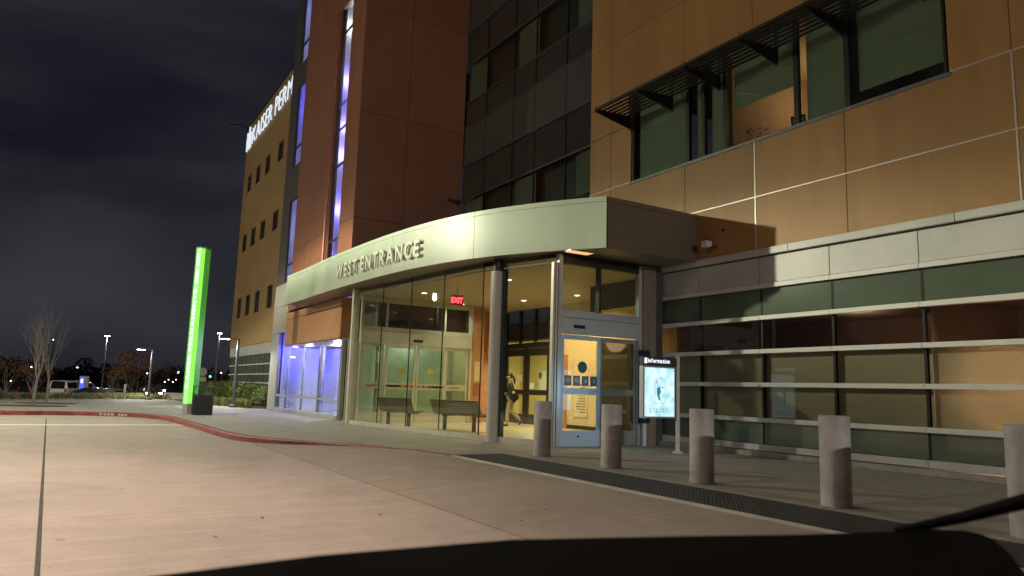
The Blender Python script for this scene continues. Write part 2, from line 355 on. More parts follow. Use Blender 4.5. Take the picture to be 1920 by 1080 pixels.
# sidewalk with curved kerb
kerb = crs([(-45, 29.3), (-10, 29.3), (-1.7, 29.4), (-0.37, 29.55), (1.02, 29.3), (2.1, 28.5), (2.75, 27.2), (2.98, 25.6), (3.08, 24.0), (3.2, 21.5), (3.28, 18.6), (3.48, 16.9), (4.05, 15.6), (4.7, 14.6), (5.3, 13.45), (5.68, 12.5), (5.86, 11.5)], 8)
wb = bmesh.new()
outer = kerb+[(5.872, 11.3), (5.872, -50), (40, -50), (40, 50.5), (-45, 50.5)]
vs = [wb.verts.new((x, y, 0)) for x, y in outer]; wb.faces.new(vs)
bmesh.ops.triangulate(wb, faces=wb.faces[:]); me = bpy.data.meshes.new('sidewalk'); wb.normal_update(); wb.to_mesh(me); wb.free()
sidewalk = struct(link('sidewalk', me, WALKC))
KERBR = mat('red_kerb_paint', (0.20, 0.030, 0.028), 0.55, var=0.25, scale=7, dirt=0.35, col2=(0.26, 0.05, 0.045))
# kerb stones, each its own piece
seg = []; acc = 0; cur = [kerb[0]]
st = next(i for i, p in enumerate(kerb) if p[0] > -9)
cur = [kerb[st]]
for k in range(st+1, len(kerb)):
    acc += (Vector(kerb[k])-Vector(kerb[k-1])).length; cur.append(kerb[k])
    if acc > 1.5 or k == len(kerb)-1: seg.append(cur); cur = [kerb[k]]; acc = 0
kt = thing('kerb', 'red painted kerb curving round the pavement corner beside the driveway', 'kerb', (0, 0, 0))
for sg in seg:
    if len(sg) < 2: continue
    b = MB(); n = len(sg); off = 0.15
    nr = []
    for k in range(n):
        d = (Vector(sg[min(n-1, k+1)])-Vector(sg[max(0, k-1)])).normalized(); nr.append(Vector((d.y, -d.x)))
    for k in range(n):
        p = Vector(sg[k]); q = p+nr[k]*0.012; i_ = p-nr[k]*off
        zb = road_h(p.x)-0.05
        b.v += [(q.x, q.y, zb), (q.x, q.y, -0.02), (p.x, p.y, 0.006), (i_.x, i_.y, 0.006), (i_.x, i_.y, -0.05)]
    for k in range(n-1):
        for j in range(4): b.f.append([k*5+j, (k+1)*5+j, (k+1)*5+j+1, k*5+j+1])
    b.f.append([0, 1, 2, 3, 4]); b.f.append([(n-1)*5+j for j in (4, 3, 2, 1, 0)])
    b.build('kerb_stone', KERBR, kt)
b = MB()                                              # worn white stencilled letters on the kerb face
kl = [0]
for i in range(1, len(kerb)): kl.append(kl[-1]+(Vector(kerb[i])-Vector(kerb[i-1])).length)
def on_kerb(s_):
    for i in range(len(kerb)-1):
        if kl[i] <= s_ <= kl[i+1]:
            p = Vector(kerb[i]).lerp(Vector(kerb[i+1]), (s_-kl[i])/(kl[i+1]-kl[i])); d = (Vector(kerb[i+1])-Vector(kerb[i])).normalized(); return p+Vector((d.y, -d.x))*0.017
ks = kl[min(range(len(kerb)), key=lambda i: (Vector(kerb[i])-Vector((1.25, 29.2))).length)]
for k, w in enumerate((0.08, 0.10, 0.10, 0.10, 0, 0.10, 0.10, 0.10)):
    if w:
        p0, p1 = on_kerb(ks+k*0.13), on_kerb(ks+k*0.13+w); b.face([(p0.x, p0.y, -0.11), (p1.x, p1.y, -0.11), (p1.x, p1.y, -0.04), (p0.x, p0.y, -0.04)])
b.build('kerb_stencil', mat('worn_stencil', (0.42, 0.36, 0.33), 0.8, var=0.4, scale=30), kt)
# sidewalk joints
JOINT = mat('walk_joint', (0.13, 0.115, 0.09), 0.9)
jb = MB()
def jline(x0, y0, x1, y1, w=0.014):
    d = Vector((x1-x0, y1-y0)).normalized(); n_ = Vector((-d.y, d.x))*w/2
    jb.face([(x0-n_.x, y0-n_.y, 0.004), (x1-n_.x, y1-n_.y, 0.004), (x1+n_.x, y1+n_.y, 0.004), (x0+n_.x, y0+n_.y, 0.004)])
for y in (24.6, 21.4, 18.2): jline(3.3, y, 7.2, y)
for y in (2.2, 5.1, 8.0): jline(7.1, y, 11.7, y)
jline(9.4, -5, 9.4, 10.5); jline(5.2, 14.2, 5.2, 30)
for x in (-2.2, 0.9, 4.0): jline(x, 29.9, x+0.2, 46)
for y in (33.4, 37.5, 41.6): jline(-12, y, 7.0, y)
jb.build('joint', JOINT, sidewalk)

# tactile strip and white edge
eb = MB(); eb.box(5.875, -10, -0.12, 5.985, 11.55, 0.008); ek = eb.build('painted_edge', mat('white_kerb', (0.62, 0.60, 0.52), 0.7, var=0.1, scale=9, dirt=0.25)); struct(ek)
TAC = mat('tactile_slate', (0.035, 0.036, 0.035), 0.6, var=0.2, scale=4, dirt=0.3)
tk = thing('tactile_paving', 'dark grey strip of truncated dome paving along the driveway edge', 'paving', (6.0, 3.5, 0), world=True)
ty = 11.62; k = 0
while ty > -4:
    y1 = ty-0.9
    b = MB(); b.box(5.995, y1+0.004, -0.02, 6.985, ty-0.004, 0.012); tile = b.build('tactile_tile', TAC, tk)
    d = MB()
    for i in range(16):
        for j in range(15):
            x = 5.995+0.0310+i*0.0617; y = y1+0.034+j*0.0597; i0 = len(d.v)
            for r, z in ((0.0165, 0.012), (0.010, 0.019)):
                for a in range(5): d.v.append((x+r*math.cos(a*1.2566), y+r*math.sin(a*1.2566), z))
            for a in range(5): d.f.append([i0+a, i0+(a+1) % 5, i0+5+(a+1) % 5, i0+5+a])
            d.f.append([i0+5+a for a in range(5)])
    do = link('dome_field', (lambda me: (me.from_pydata(d.v, [], d.f), me)[1])(bpy.data.meshes.new('dome_field')), TAC, tile, kind='stuff')
    ty = y1

# bollards
b0 = thing('bollard', 'x', 'bollard', (7.45, 0, 0), group='bollards along the tactile strip')
b = MB(); b.lathe([(0.163, 0.0), (0.163, 0.972), (0.158, 0.984), (0.145, 0.990)], 40); bo = smooth_angle(b.build('post', BOLL, b0))
b = MB(); b.lathe([(0.185, 0.001), (0.182, 0.010), (0.166, 0.012)], 40); smooth_angle(b.build('collar', mat('grout', (0.30, 0.27, 0.22), 0.8), b0))
for i, (y, x, lab) in enumerate([(11.14, 7.53, 'pale grey concrete bollard in front of the sliding entrance door, farthest of five'), (9.10, 7.47, 'pale grey bollard second from the entrance door, below the door handle side'),
        (7.17, 7.46, 'pale grey bollard in the middle of the row, right of the lit information sign'), (5.12, 7.40, 'pale grey bollard fourth from the entrance, before the curtain wall'),
        (3.22, 7.42, 'nearest pale grey bollard cut off by the right edge')]):
    o = b0 if i == 0 else copy_tree(b0)
    o.location = (x, y, 0); o['label'] = lab; o.rotation_euler = (0, 0, i*1.3)

# ================================================================== RIGHT WING
XW = 12.15
wing = thing('building_wing', 'orange panelled building wing with horizontal window band above glazed ground floor', 'building', (XW, 5, 0), world=True)
YJ = [15.88, 14.96, 12.17, 10.10, 7.99, 5.10, 2.2, -0.7, -3.6, -6.5, -9.4]
ZJ = [4.26, 5.40, 6.68, 9.12, 10.88, 13.3, 15.7, 18.1, 20.5]
WY0, WY1, WZ0, WZ1 = 6.08, 14.10, 6.69, 9.05
def panel(y0, y1, z0, z1):
    g_ = 0.006
    MB().box(XW+random.uniform(0, 0.002), y0+g_, z0+g_, XW+0.05, y1-g_, z1-g_).build('wall_panel', ORANGE, wing, bevel=0.003)
for i in range(len(YJ)-1):
    y1, y0 = YJ[i], YJ[i+1]
    for j in range(len(ZJ)-1):
        z0, z1 = ZJ[j], ZJ[j+1]
        if j == 2:
            if y0 >= WY1: panel(y0, y1, z0, 8.25); panel(y0, y1, 8.25, z1); continue
            if y1 <= WY0: panel(y0, y1, z0, z1); continue
            if y1 > WY1: panel(WY1+0.03, y1, z0, 8.25); panel(WY1+0.03, y1, 8.25, z1)
            if y0 < WY0: panel(y0, WY0-0.03, z0, z1)
            continue
        panel(y0, y1, z0, z1)
bk = MB()
bk.box(XW+0.07, -9.4, 3.4, XW+0.35, 15.87, WZ0-0.06); bk.box(XW+0.07, -9.4, WZ1+0.06, XW+0.35, 15.87, 20.5)
bk.box(XW+0.07, WY1+0.06, WZ0-0.06, XW+0.35, 15.87, WZ1+0.06); bk.box(XW+0.07, -9.4, WZ0-0.06, XW+0.35, WY0-0.06, WZ1+0.06)
bk.box(XW+0.36, -9.4, 20.3, 24, 15.87, 20.5)
bk.build('backing_wall', DARK, wing)
for (y0, y1, z) in ((-9.4, 15.88, 5.40), (-9.4, WY0-0.05, 6.68), (WY1+0.05, 15.88, 6.68)):
    MB().box(XW-0.012, y0, z-0.013, XW+0.03, y1, z+0.013).build('metal_reveal', REVEAL, wing)
for (y, z0, z1) in ((10.10, 4.26, 5.387), (10.10, 5.413, 6.62), (5.10, 4.26, 5.387), (5.10, 5.413, 6.66)):
    MB().box(XW-0.011, y-0.013, z0, XW+0.03, y+0.013, z1).build('metal_reveal', REVEAL, wing)

# window band: frame, panes, blinds
fr = MB()
fr.box(XW-0.02, WY0-0.06, WZ0-0.075, XW+0.14, WY1+0.06, WZ0-0.002)
fr_o = fr.build('window_sill', mat('sill_metal', (0.16, 0.17, 0.165), 0.4, metal=0.3), wing, bevel=0.004)
ys = [14.10, 12.10, 11.60, 10.94, 9.05, 7.92, 6.08]
for k in range(len(ys)-1):
    y1, y0 = ys[k], ys[k+1]
    fm = MB(); w = 0.05
    fm.box(XW+0.02, y0+0.002, WZ0+0.002, XW+0.12, y0+w, WZ1); fm.box(XW+0.02, y1-w, WZ0+0.002, XW+0.12, y1-0.002, WZ1)
    fm.box(XW+0.021, y0+w, WZ1-0.06, XW+0.119, y1-w, WZ1-0.001)
    f_o = fm.build('window', BRONZE, wing)
    MB().box(XW+0.07, y0+w, WZ0+0.003, XW+0.078, y1-w, WZ1-0.06).build('pane', GLT, f_o)
    zb = {0: 6.70, 2: 6.72, 3: 7.62, 4: 6.70, 5: 6.98}.get(k)
    if k == 1: MB().box(XW+0.17, y0+0.08, 6.72, XW+0.18, y0+0.30, WZ1).build('blind', BLINDG, f_o)
    elif zb:
        MB().box(XW+0.17, y0+0.03, zb, XW+0.178, y1-0.16, WZ1).build('blind', BLINDG, f_o)
room = MB()
X0, X1 = XW+0.36, XW+3.6
INT = mat('interior_orange_wall', (0.44, 0.33, 0.25), 0.7); INTC = mat('interior_ceiling', (0.6, 0.5, 0.38), 0.8)
MB().box(X1, 6.0, 6.5, X1+0.1, 14.2, 9.3).build('interior_wall', INT, wing); MB().box(X0, 6.0, 6.4, X1, 14.2, 6.5).build('interior_floor', DARK, wing)
MB().box(X0, 6.0, 9.12, X1, 14.2, 9.3).build('interior_ceiling', INTC, wing)
MB().box(X0, 11.0, 6.5, X1, 11.1, 9.12).build('interior_wall', INT, wing); MB().box(X0, 8.9, 6.5, X1, 9.0, 9.12).build('interior_wall', INT, wing)
light('POINT', 'office_lamp', (14.6, 9.9, 8.2), 30, (1.0, 0.62, 0.3), 0.2, wing)
# things on the office sill
POTM = mat('plant_pot', (0.05, 0.035, 0.025), 0.6); LEAFD = mat('office_plant', (0.03, 0.05, 0.02), 0.6, var=0.3)
for (y, h, n_, lab) in ((10.62, 0.34, 40, 'small bushy potted plant on the upper window sill, left of two'), (10.30, 0.28, 34, 'small potted plant on the upper window sill, right of two')):
    t = thing('potted_plant', lab, 'plant', (XW+0.48, y, 6.5+0.20))
    MB().lathe([(0.07, -0.2), (0.09, 0.16)], 12).build('pot', POTM, t)
    b = MB()
    for _ in range(n_):
        a = random.random()*6.28; r = random.random()*0.16; z = 0.15+random.random()*h; s_ = 0.04
        p = Vector((r*math.cos(a), r*math.sin(a), z)); q = Vector((random.uniform(-1, 1), random.uniform(-1, 1), random.uniform(-.5, 1))).normalized(); e = q.orthogonal().normalized()
        b.face([p-e*s_*.5, p+q*s_, p+e*s_*.5, p-q*s_])
    b.build('leaf_mass', LEAFD, t)
t = thing('picture_frame', 'dark standing picture frame on the upper window sill', 'frame', (XW+0.45, 9.32, 6.69))
MB().obox((0, 0, 0.20), (0.02, 0.30, 0.36), 0.3, -0.15).build('frame', BLACKM, t); MB().obox((-0.015, -0.004, 0.20), (0.01, 0.22, 0.27), 0.3, -0.15).build('print', mat('photo_print', (0.4, 0.38, 0.33), 0.5), t)
MB().box(XW+0.38, 9.06, 6.5, XW+0.55, 10.93, 6.69).build('inner_sill', mat('inner_sill', (0.12, 0.09, 0.07), 0.5), wing)

# sunshade over the band
ss = thing('sunshade', 'dark louvred metal sunshade projecting above the upper window band', 'sunshade', (XW, 14.2, 8.4), world=True)
zi, zo, xo = 8.42, 8.34, 10.98
br_y = [14.12, 12.55, 11.02, 9.45, 7.92, 6.35]
for y in br_y:
    b = MB(); i = 0
    pr = [(XW-0.03, 8.12), (XW-0.03, zi+0.06), (xo-0.02, zo+0.06), (xo-0.02, zo-0.01)]
    b.v = [(x, y-0.02, z) for x, z in pr]+[(x, y+0.02, z) for x, z in pr]
    b.f = [[0, 1, 2, 3], [7, 6, 5, 4]]+[[k_, (k_+1) % 4, 4+(k_+1) % 4, 4+k_] for k_ in range(4)]
    b.build('bracket', BRONZE, ss)
    MB().tube((xo+0.03, y, zo+0.06), (xo-0.03, y, zo+0.17), 0.008).build('hook', BRONZE, ss)
    if y == br_y[0] or True: MB().box(XW-0.07, y-0.035, 8.1, XW-0.031, y+0.035, 9.08).build('post', BRONZE, ss)
nl = 7
for k in range(nl):
    x = xo+(XW-0.16-xo)*k/(nl-1); z = zo+(zi-zo)*k/(nl-1)
    for q in range(len(br_y)-1):
        yy = (br_y[q]+br_y[q+1])/2; ln = br_y[q]-br_y[q+1]-0.042
        b = MB(); h = 0.045
        for (dx, dz) in ((-0.035, 0.05), (-0.03, 0.055), (0.035, -0.01), (0.03, -0.015)): pass
        cx = x; w_ = 0.024; b.v = [(cx+sx*w_, yy+sy_*ln/2, z+(0.030 if sx < 0 else 0.012)+dz_) for dz_ in (0, 0.012) for sx, sy_ in ((-1, -1), (1, -1), (1, 1), (-1, 1))]
        b.f = [[3, 2, 1, 0], [4, 5, 6, 7], [0, 1, 5, 4], [1, 2, 6, 5], [2, 3, 7, 6], [3, 0, 4, 7]]
        b.build('louvre', BRONZE, ss)
MB().box(xo-0.06, br_y[-1], zo+0.0, xo-0.022, br_y[0], zo+0.07).build('front_rail', BRONZE, ss)

# ground floor curtain wall
ymul = [13.36, 11.73, 10.03, 8.39, 6.70, 5.05, 3.40, 1.75, 0.10, -1.55, -3.2, -4.85, -6.5, -8.15]
rows = [(0.25, 0.68, 'sp'), (0.77, 1.39, 'bl'), (1.48, 2.07, 'bl'), (2.16, 2.76, 'dk'), (2.85, 3.42, 'sp')]
for i in range(len(ymul)-1):
    y1, y0 = ymul[i], ymul[i+1]; w = 0.024
    for (z0, z1, kd) in rows:
        M_ = SPAND if kd == 'sp' else (GLH if kd == 'bl' else GLD)
        p_ = MB().box(XW+0.05+random.uniform(0, .002), y0+w, z0, XW+0.06, y1-w, z1).build('glass_pane', M_, wing)
        if kd == 'bl' : MB().box(XW+0.17, y0+0.05, z0-0.03, XW+0.175, y1-0.05, z1+0.04).build('blind', BLINDB, p_)
    MB().box(XW+0.046, y0-w, 0.25, XW+0.12, y0+w, 3.42).build('mullion', BLACKF, wing)
    for zt in (2.85, 2.16, 1.48, 0.77):
        MB().box(XW-0.05, y0+0.002, zt-0.088, XW+0.034, y1-0.002, zt).build('horizontal_bar', BARM, wing, bevel=0.004)
    MB().box(XW-0.01, y0+0.006, 3.52, XW+0.03, y1-0.006, 4.07).build('white_panel', WHITEP, wing, bevel=0.004)
    MB().box(XW-0.035, y0+0.002, 3.42, XW+0.03, y1-0.002, 3.512).build('trim_strip', BARM, wing, bevel=0.004)
    MB().box(XW-0.04, y0+0.004, 0.12, XW+0.04, y1-0.004, 0.24).build('base_panel', WHITEP, wing, bevel=0.004)
for (y0, y1) in ((9.26, 13.3), (6.05, 9.255), (2.8, 6.045), (-1, 2.79), (-8, -1.01)):
    MB().box(XW-0.09, y0, 4.10, XW+0.02, y1, 4.245).build('coping', WHITEP, wing, bevel=0.006)
MB().box(XW+0.035, -8.2, 3.4, XW+0.068, 13.3, 4.25).build('flashing', DARK, wing)
MB().box(XW-0.16, -8.2, 0.0, XW+0.2, 13.0, 0.10).build('plinth_kerb', mat('plinth', (0.42, 0.38, 0.31), 0.8, dirt=0.3, var=0.15), wing, bevel=0.01)
MB().box(XW+3.3, -8.2, 0, XW+3.4, 12.8, 3.4).build('interior_wall', INT, wing); MB().box(XW+0.2, -8.2, 0, XW+3.3, 12.8, 0.08).build('interior_floor', mat('carpet', (0.12, 0.08, 0.06), 0.9), wing)
MB().box(XW+0.36, -8.2, 3.0, XW+3.3, 12.8, 3.1).build('interior_ceiling', INTC, wing); MB().box(XW+0.36, 12.7, 0.08, XW+3.3, 12.8, 3.0).build('interior_wall', INT, wing)
MB().box(XW+0.2, 6.67, 0.1, XW+3.2, 6.73, 2.99).build('interior_wall', INT, wing)
light('POINT', 'room_lamp', (14.2, 3.0, 2.7), 12, (1.0, 0.72, 0.52), 0.3, wing)
light('SPOT', 'reception_lamp', (13.05, 5.35, 1.46), 420, (1.0, 0.70, 0.50), 0.12, wing, 150, 0.8, (0, rad(90), 0))
light('POINT', 'room_lamp', (14.0, 9.0, 2.7), 11, (1.0, 0.72, 0.5), 0.3, wing)

# ================================================================== CHARCOAL MIDDLE SECTION
dsec = thing('glazed_building_section', 'charcoal glazed building section between the red tower and orange wing', 'building', (XW, 20, 0), world=True)
XD = XW+0.03
dy = [23.9, 22.25, 20.3, 18.95, 17.2, 15.88]
dz = [(4.3, 6.3, 'p'), (6.3, 8.2, 'w'), (8.2, 9.55, 'g'), (9.55, 11.11, 'p'), (11.11, 12.07, 'g'), (12.07, 13.6, 'w'), (13.6, 15.0, 'g'), (15.0, 16.6, 'p'), (16.6, 17.6, 'g'), (17.6, 19.2, 'w'), (19.2, 20.6, 'g')]
for i in range(5):
    y1, y0 = dy[i], dy[i+1]
    for (z0, z1, kd) in dz:
        if kd == 'p': MB().box(XD+0.02, y0+0.004, z0+0.01, XD+0.06, y1-0.004, z1-0.01).build('spandrel_panel', DARK, dsec)
        elif kd == 'g': MB().box(XD+0.045, y0+0.02, z0+0.03, XD+0.055, y1-0.02, z1-0.03).build('glass_pane', DGLASS, dsec)
        else:
            p_ = MB().box(XD+0.045, y0+0.02, z0+0.03, XD+0.052, y1-0.02, z1-0.03).build('glass_pane', GLT, dsec)
            if i in (0, 2, 4):
                zb = z0+0.05 if not (z0 < 7 and i == 4) else z0+0.6
                MB().box(XD+0.16, y0+0.04+(0.25 if i == 0 else 0), zb, XD+0.165, y1-(0.4 if i == 4 else 0.06), z1-0.02).build('blind', BLINDD, p_)
bk = MB(); bk.box(XD+0.4, 15.9, 4.2, XD+0.5, 23.9, 20.6); bk.build('backing_wall', DARK, dsec)
for z0, z1, kd in dz: MB().box(XD-0.015, 15.885, z0-0.022, XD+0.04, 23.895, z0+0.022).build('horizontal_trim', mat('grey_trim', (0.10, 0.095, 0.095), 0.4, metal=0.3), dsec)
for y in dy[1:-1]: MB().box(XD+0.018, y-0.02, 4.3, XD+0.07, y+0.02, 20.6).build('mullion', BLACKF, dsec)

# ================================================================== RED STAIR TOWER
XT, YT0, YT1, ZT = 8.0, 23.9, 31.7, 23.0
tower = thing('stair_tower', 'dark red panelled stair tower with a tall blue lit slit window', 'building', (XT, 28, 0), world=True)
SY0, SY1, SZ0, SZ1 = 25.45, 26.72, 4.6, 16.0
tz = [3.0, 7.0, 10.9, 14.9, 18.9, 23.0]
def tpan(box):
    MB().box(*box).build('wall_panel', RED, tower, bevel=0.004)
g_ = 0.006
for j in range(5):
    z0, z1 = tz[j]+g_, tz[j+1]-g_
    if z0 < 4.3: z0 = 4.3
    for (xa, xb) in ((8.0, 9.85), (9.85, XW+0.02)): tpan((xa+(g_ if xa > 8 else 0), YT0, z0, xb-(g_ if xb < 12 else 0), YT0+0.05, z1))
    for (ya, yb) in ((YT0+0.052, SY0), (SY1, 29.42), (29.42+2*g_, YT1)):
        if z0 < SZ1 or ya > SY1-0.01 or yb <= SY0: tpan((XT+random.uniform(0, .002), ya, z0, XT+0.05, yb, z1))
    if j >= 3:
        zz = max(z0, SZ1); tpan((XT+0.001, SY0+g_, zz, XT+0.05, SY1-g_, z1))
bk = MB(); bk.box(XT+0.06, YT0+0.06, 4.3, XW, YT0+0.2, ZT); bk.box(XT+0.06, YT0+0.2, 4.3, XT+0.2, SY0-0.02, ZT); bk.box(XT+0.06, SY1+0.02, 4.3, XT+0.2, YT1, ZT); bk.box(XT+0.06, SY0-0.02, SZ1+0.02, XT+0.2, SY1+0.02, ZT)
bk.box(XT+0.06, YT0+0.2, ZT-0.2, XW, YT1, ZT); bk.build('backing_wall', DARK, tower)
# slit window: frame, panes, stair shaft
zs = [4.6, 6.5, 9.40, 10.85, 11.85, 14.85, 16.0]
BLUEA = (0.30, 0.26, 1.0)
for k in range(len(zs)-1):
    fm = MB(); w = 0.035; z0, z1 = zs[k], zs[k+1]
    fm.box(XT+0.03, SY0, z0, XT+0.10, SY0+w, z1); fm.box(XT+0.03, SY1-w, z0, XT+0.10, SY1, z1); fm.box(XT+0.031, SY0+w, z0, XT+0.099, SY1-w, z0+0.06)
    f_o = fm.build('window', BRONZE, tower)
    MB().box(XT+0.06, SY0+w, z0+0.06, XT+0.066, SY1-w, z1).build('pane', GL, f_o)
SHX = 10.2
for (nm, bx) in (('shaft_wall', (SHX, SY0-1.2, 4.4, SHX+0.1, SY1+1.2, 16.6)), ('shaft_wall', (XT+0.21, SY0-1.3, 4.4, SHX, SY0-1.2, 16.6)), ('shaft_wall', (XT+0.21, SY1+0.5, 4.4, SHX, SY1+0.6, 16.6)), ('shaft_ceiling', (XT+0.21, SY0-1.2, 16.5, SHX, SY1+0.5, 16.6))):
    MB().box(*bx).build(nm, WHITEW, tower)
for z in (6.6, 9.5, 12.0, 14.9):
    MB().box(9.0, SY0-1.19, z-0.12, SHX-0.01, SY1+0.49, z).build('stair_landing', mat('landing', (0.45, 0.45, 0.46), 0.6), tower)
    for q in range(2): MB().tube((9.0, SY0-1.1, z+0.5+q*0.5), (9.0, SY1+0.4, z+0.5+q*0.5), 0.02).build('handrail', ALU, tower)
for q in range(4):
    z = 6.6+q*2.6; MB().tube((9.6, SY0-1, z), (9.6, SY1+0.3, z+1.5), 0.03).build('stair_rail', ALU, tower)
for (z, c, p) in ((5.6, (0.20, 0.15, 1.0), 50), (8.0, (0.14, 0.10, 1.0), 70), (10.2, (0.30, 0.22, 1.0), 45), (11.4, (0.25, 0.18, 1.0), 45), (13.3, (0.18, 0.13, 1.0), 70), (15.6, (0.8, 0.72, 0.75), 26)):
    light('POINT', 'stair_light', (8.55, SY1+0.25, z), p*1.35, c, 0.12, tower)
for (z, p) in ((8.9, 16), (11.3, 12), (14.3, 22)):
    light('POINT', 'landing_light', (9.7, SY0-0.6, z), p*2.2, (1.0, 0.90, 0.80), 0.15, tower)
# downpipe beside the slit
dp = thing('downpipe', 'slim reddish downpipe running up beside the slit window of the red tower', 'pipe', (7.9, 26.86, 4.5))
PIPE = mat('copper_pipe', (0.36, 0.11, 0.10), 0.35, metal=0.4)
for k in range(3):
    a, b_ = (4.5, 9.4, 12.9, 15.9)[k:k+2]
    smooth_angle(MB().tube((0, 0, a-4.5), (0, 0, b_-4.5-0.02), 0.05, n=16).build('pipe_length', PIPE, dp))
    MB().tube((0, 0, b_-4.58), (0, 0, b_-4.5), 0.06, n=16).build('coupling', PIPE, dp)
    MB().box(0, -0.02, b_-4.6, 0.1, 0.02, b_-4.56).build('bracket', PIPE, dp)

# charcoal corner bay with blue windows, silver panels below
bay = thing('corner_bay', 'narrow charcoal corner bay with stacked blue lit windows left of the red tower', 'building', (XT, 33, 0), world=True)
XB = XT+0.02; BY0, BY1 = 31.705, 34.3
wy0, wy1 = 31.74, 32.95
wz = [(5.70, 6.42), (6.50, 9.42), (11.08, 11.93), (12.0, 14.92), (16.1, 17.0), (17.06, 20.2)]
bk = MB(); zprev = 5.62
for grp in ((5.66, 9.46), (11.04, 14.96), (16.06, 20.24)):
    bk.box(XB, BY0, zprev, XB+0.1, wy1+0.04, grp[0]); zprev = grp[1]
bk.box(XB, BY0, zprev, XB+0.1, wy1+0.04, 23); bk.box(XB+0.001, wy1+0.04, 5.62, XB+0.1, BY1, 23)
bk.box(XB+0.1, BY1-0.06, 0, 12, BY1-0.01, 23)
bk.build('wall', mat('charcoal_render', (0.075, 0.068, 0.062), 0.5, var=0.1, dirt=0.1), bay)
for (z0, z1) in wz:
    fm = MB(); w = 0.03; fm.box(XB+0.02, wy0, z0-0.04, XB+0.09, wy0+w, z1+0.04); fm.box(XB+0.02, wy1-w, z0-0.04, XB+0.09, wy1+0.04, z1+0.04); fm.box(XB+0.021, wy0+w, z0-0.04, XB+0.089, wy1-w, z0); fm.box(XB+0.021, wy0+w, z1, XB+0.089, wy1-w, z1+0.035)
    f_o = fm.build('window', BRONZE, bay); MB().box(XB+0.05, wy0+w, z0, XB+0.056, wy1-w, z1).build('pane', GL, f_o)
MB().box(9.6, 31.75, 5.6, 9.7, 34.2, 21).build('inner_wall', WHITEW, bay); MB().box(XB+0.11, 33.3, 5.6, 9.6, 33.4, 21).build('inner_wall', WHITEW, bay); MB().box(XB+0.11, 31.2, 5.6, 9.6, 31.25, 21).build('inner_wall', WHITEW, bay)
for z in (5.65, 11.0, 16.0): MB().box(XB+0.11, 31.26, z-0.1, 9.59, 33.29, z-0.02).build('inner_floor', WHITEW, bay)
for (z, c, p) in ((6.2, (0.45, 0.40, 1.0), 12), (8.4, (0.40, 0.36, 1.0), 45), (11.6, (0.5, 0.46, 1.0), 14), (14.3, (0.16, 0.13, 1.0), 75), (16.7, (0.5, 0.45, 1), 14), (19, (0.38, 0.34, 1.0), 45)):
    light('POINT', 'bay_light', (8.9, 32.2, z), p*1.7, c, 0.12, bay)
sz = [0.0, 3.40, 4.58, 5.62]
for (y0, y1) in ((31.86, 33.0), (33.0, 34.3)):
    for k in range(3):
        if k == 0 and y0 < 33: continue
        MB().box(XT-0.02, y0+0.006, sz[k]+0.008, XT+0.06, y1-0.006, sz[k+1]-0.008).build('silver_panel', SILVER, bay, bevel=0.004)
MB().box(XT+0.07, 31.8, 3.4, XT+0.12, 34.25, 5.6).build('backing_wall', DARK, bay)
MB().box(XT+0.07, 33.0, 0, XT+0.12, 34.25, 3.4).build('backing_wall', DARK, bay)

# ================================================================== BLUE LIT STOREFRONT UNDER AN ORANGE BOX
sf = thing('glazed_lobby', 'ground floor glazed room lit violet blue beneath an orange box', 'room', (XT, 28, 0), world=True)
OBX = 7.95
for (y0, y1, z0, z1) in ((29.34, 31.86, 2.80, 3.92), (24.42, 29.33, 2.80, 3.92), (29.34, 31.86, 3.93, 4.20), (24.42, 29.33, 3.93, 4.20)):
    MB().box(OBX, y0+0.005, z0, OBX+0.06, y1-0.005, z1-0.008).build('orange_panel', ORANGEB, sf, bevel=0.004)
MB().box(OBX, 24.36, 2.8, XT+0.6, 24.415, 4.20).build('orange_panel', ORANGEB, sf, bevel=0.004)
MB().box(OBX+0.07, 24.43, 2.86, XT+2.0, 31.8, 4.18).build('box_core', DARK, sf)
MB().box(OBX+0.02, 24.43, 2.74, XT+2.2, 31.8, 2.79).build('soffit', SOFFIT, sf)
# storefront frames
sy = [24.42, 26.72, 29.05, 31.45, 33.0]
fm = MB(); MB().box(XT, 24.4, 0.0, XT+0.12, 33.0, 0.15).build('base_sill', ALU, sf, bevel=0.005)
for k, y in enumerate(sy):
    zt = 3.36 if k >= 3 else 2.74
    MB().box(XT+0.03, y-0.025, 0.15, XT+0.1, y+0.025, zt).build('mullion', mat('mullion_grey', (0.2, 0.2, 0.22), 0.4, metal=0.3), sf)
for k in range(4):
    zt = 3.36 if k == 3 else 2.74
    for z0, z1 in ((0.15, 0.62), (0.70, zt)):
        MB().box(XT+0.06, sy[k]+0.025, z0, XT+0.067, sy[k+1]-0.025, z1).build('pane', GL, sf)
    MB().box(XT+0.032, sy[k]+0.025, 0.62, XT+0.098, sy[k+1]-0.025, 0.70).build('transom', ALU, sf)
MB().box(XT+0.02, 24.24, 0, XT+0.62, 24.34, 2.79).build('side_panel', SILVER, sf, bevel=0.005)
MB().box(XT+0.16, 24.225, 0.1, XT+0.19, 24.239, 2.7).build('panel_joint', BLACKM, sf); MB().box(XT+0.2, 24.225, 0.72, XT+0.6, 24.238, 0.75).build('panel_joint', BLACKM, sf)
BX1 = 10.0
MB().box(BX1, 24.3, 0, BX1+0.1, 33.0, 3.4).build('back_wall', WHITEW, sf); MB().box(XT+0.2, 33.05, 0, BX1, 33.15, 3.4).build('side_wall', WHITEW, sf); MB().box(XT+0.2, 24.2, 0, BX1, 24.3, 2.73).build('side_wall', WHITEW, sf)
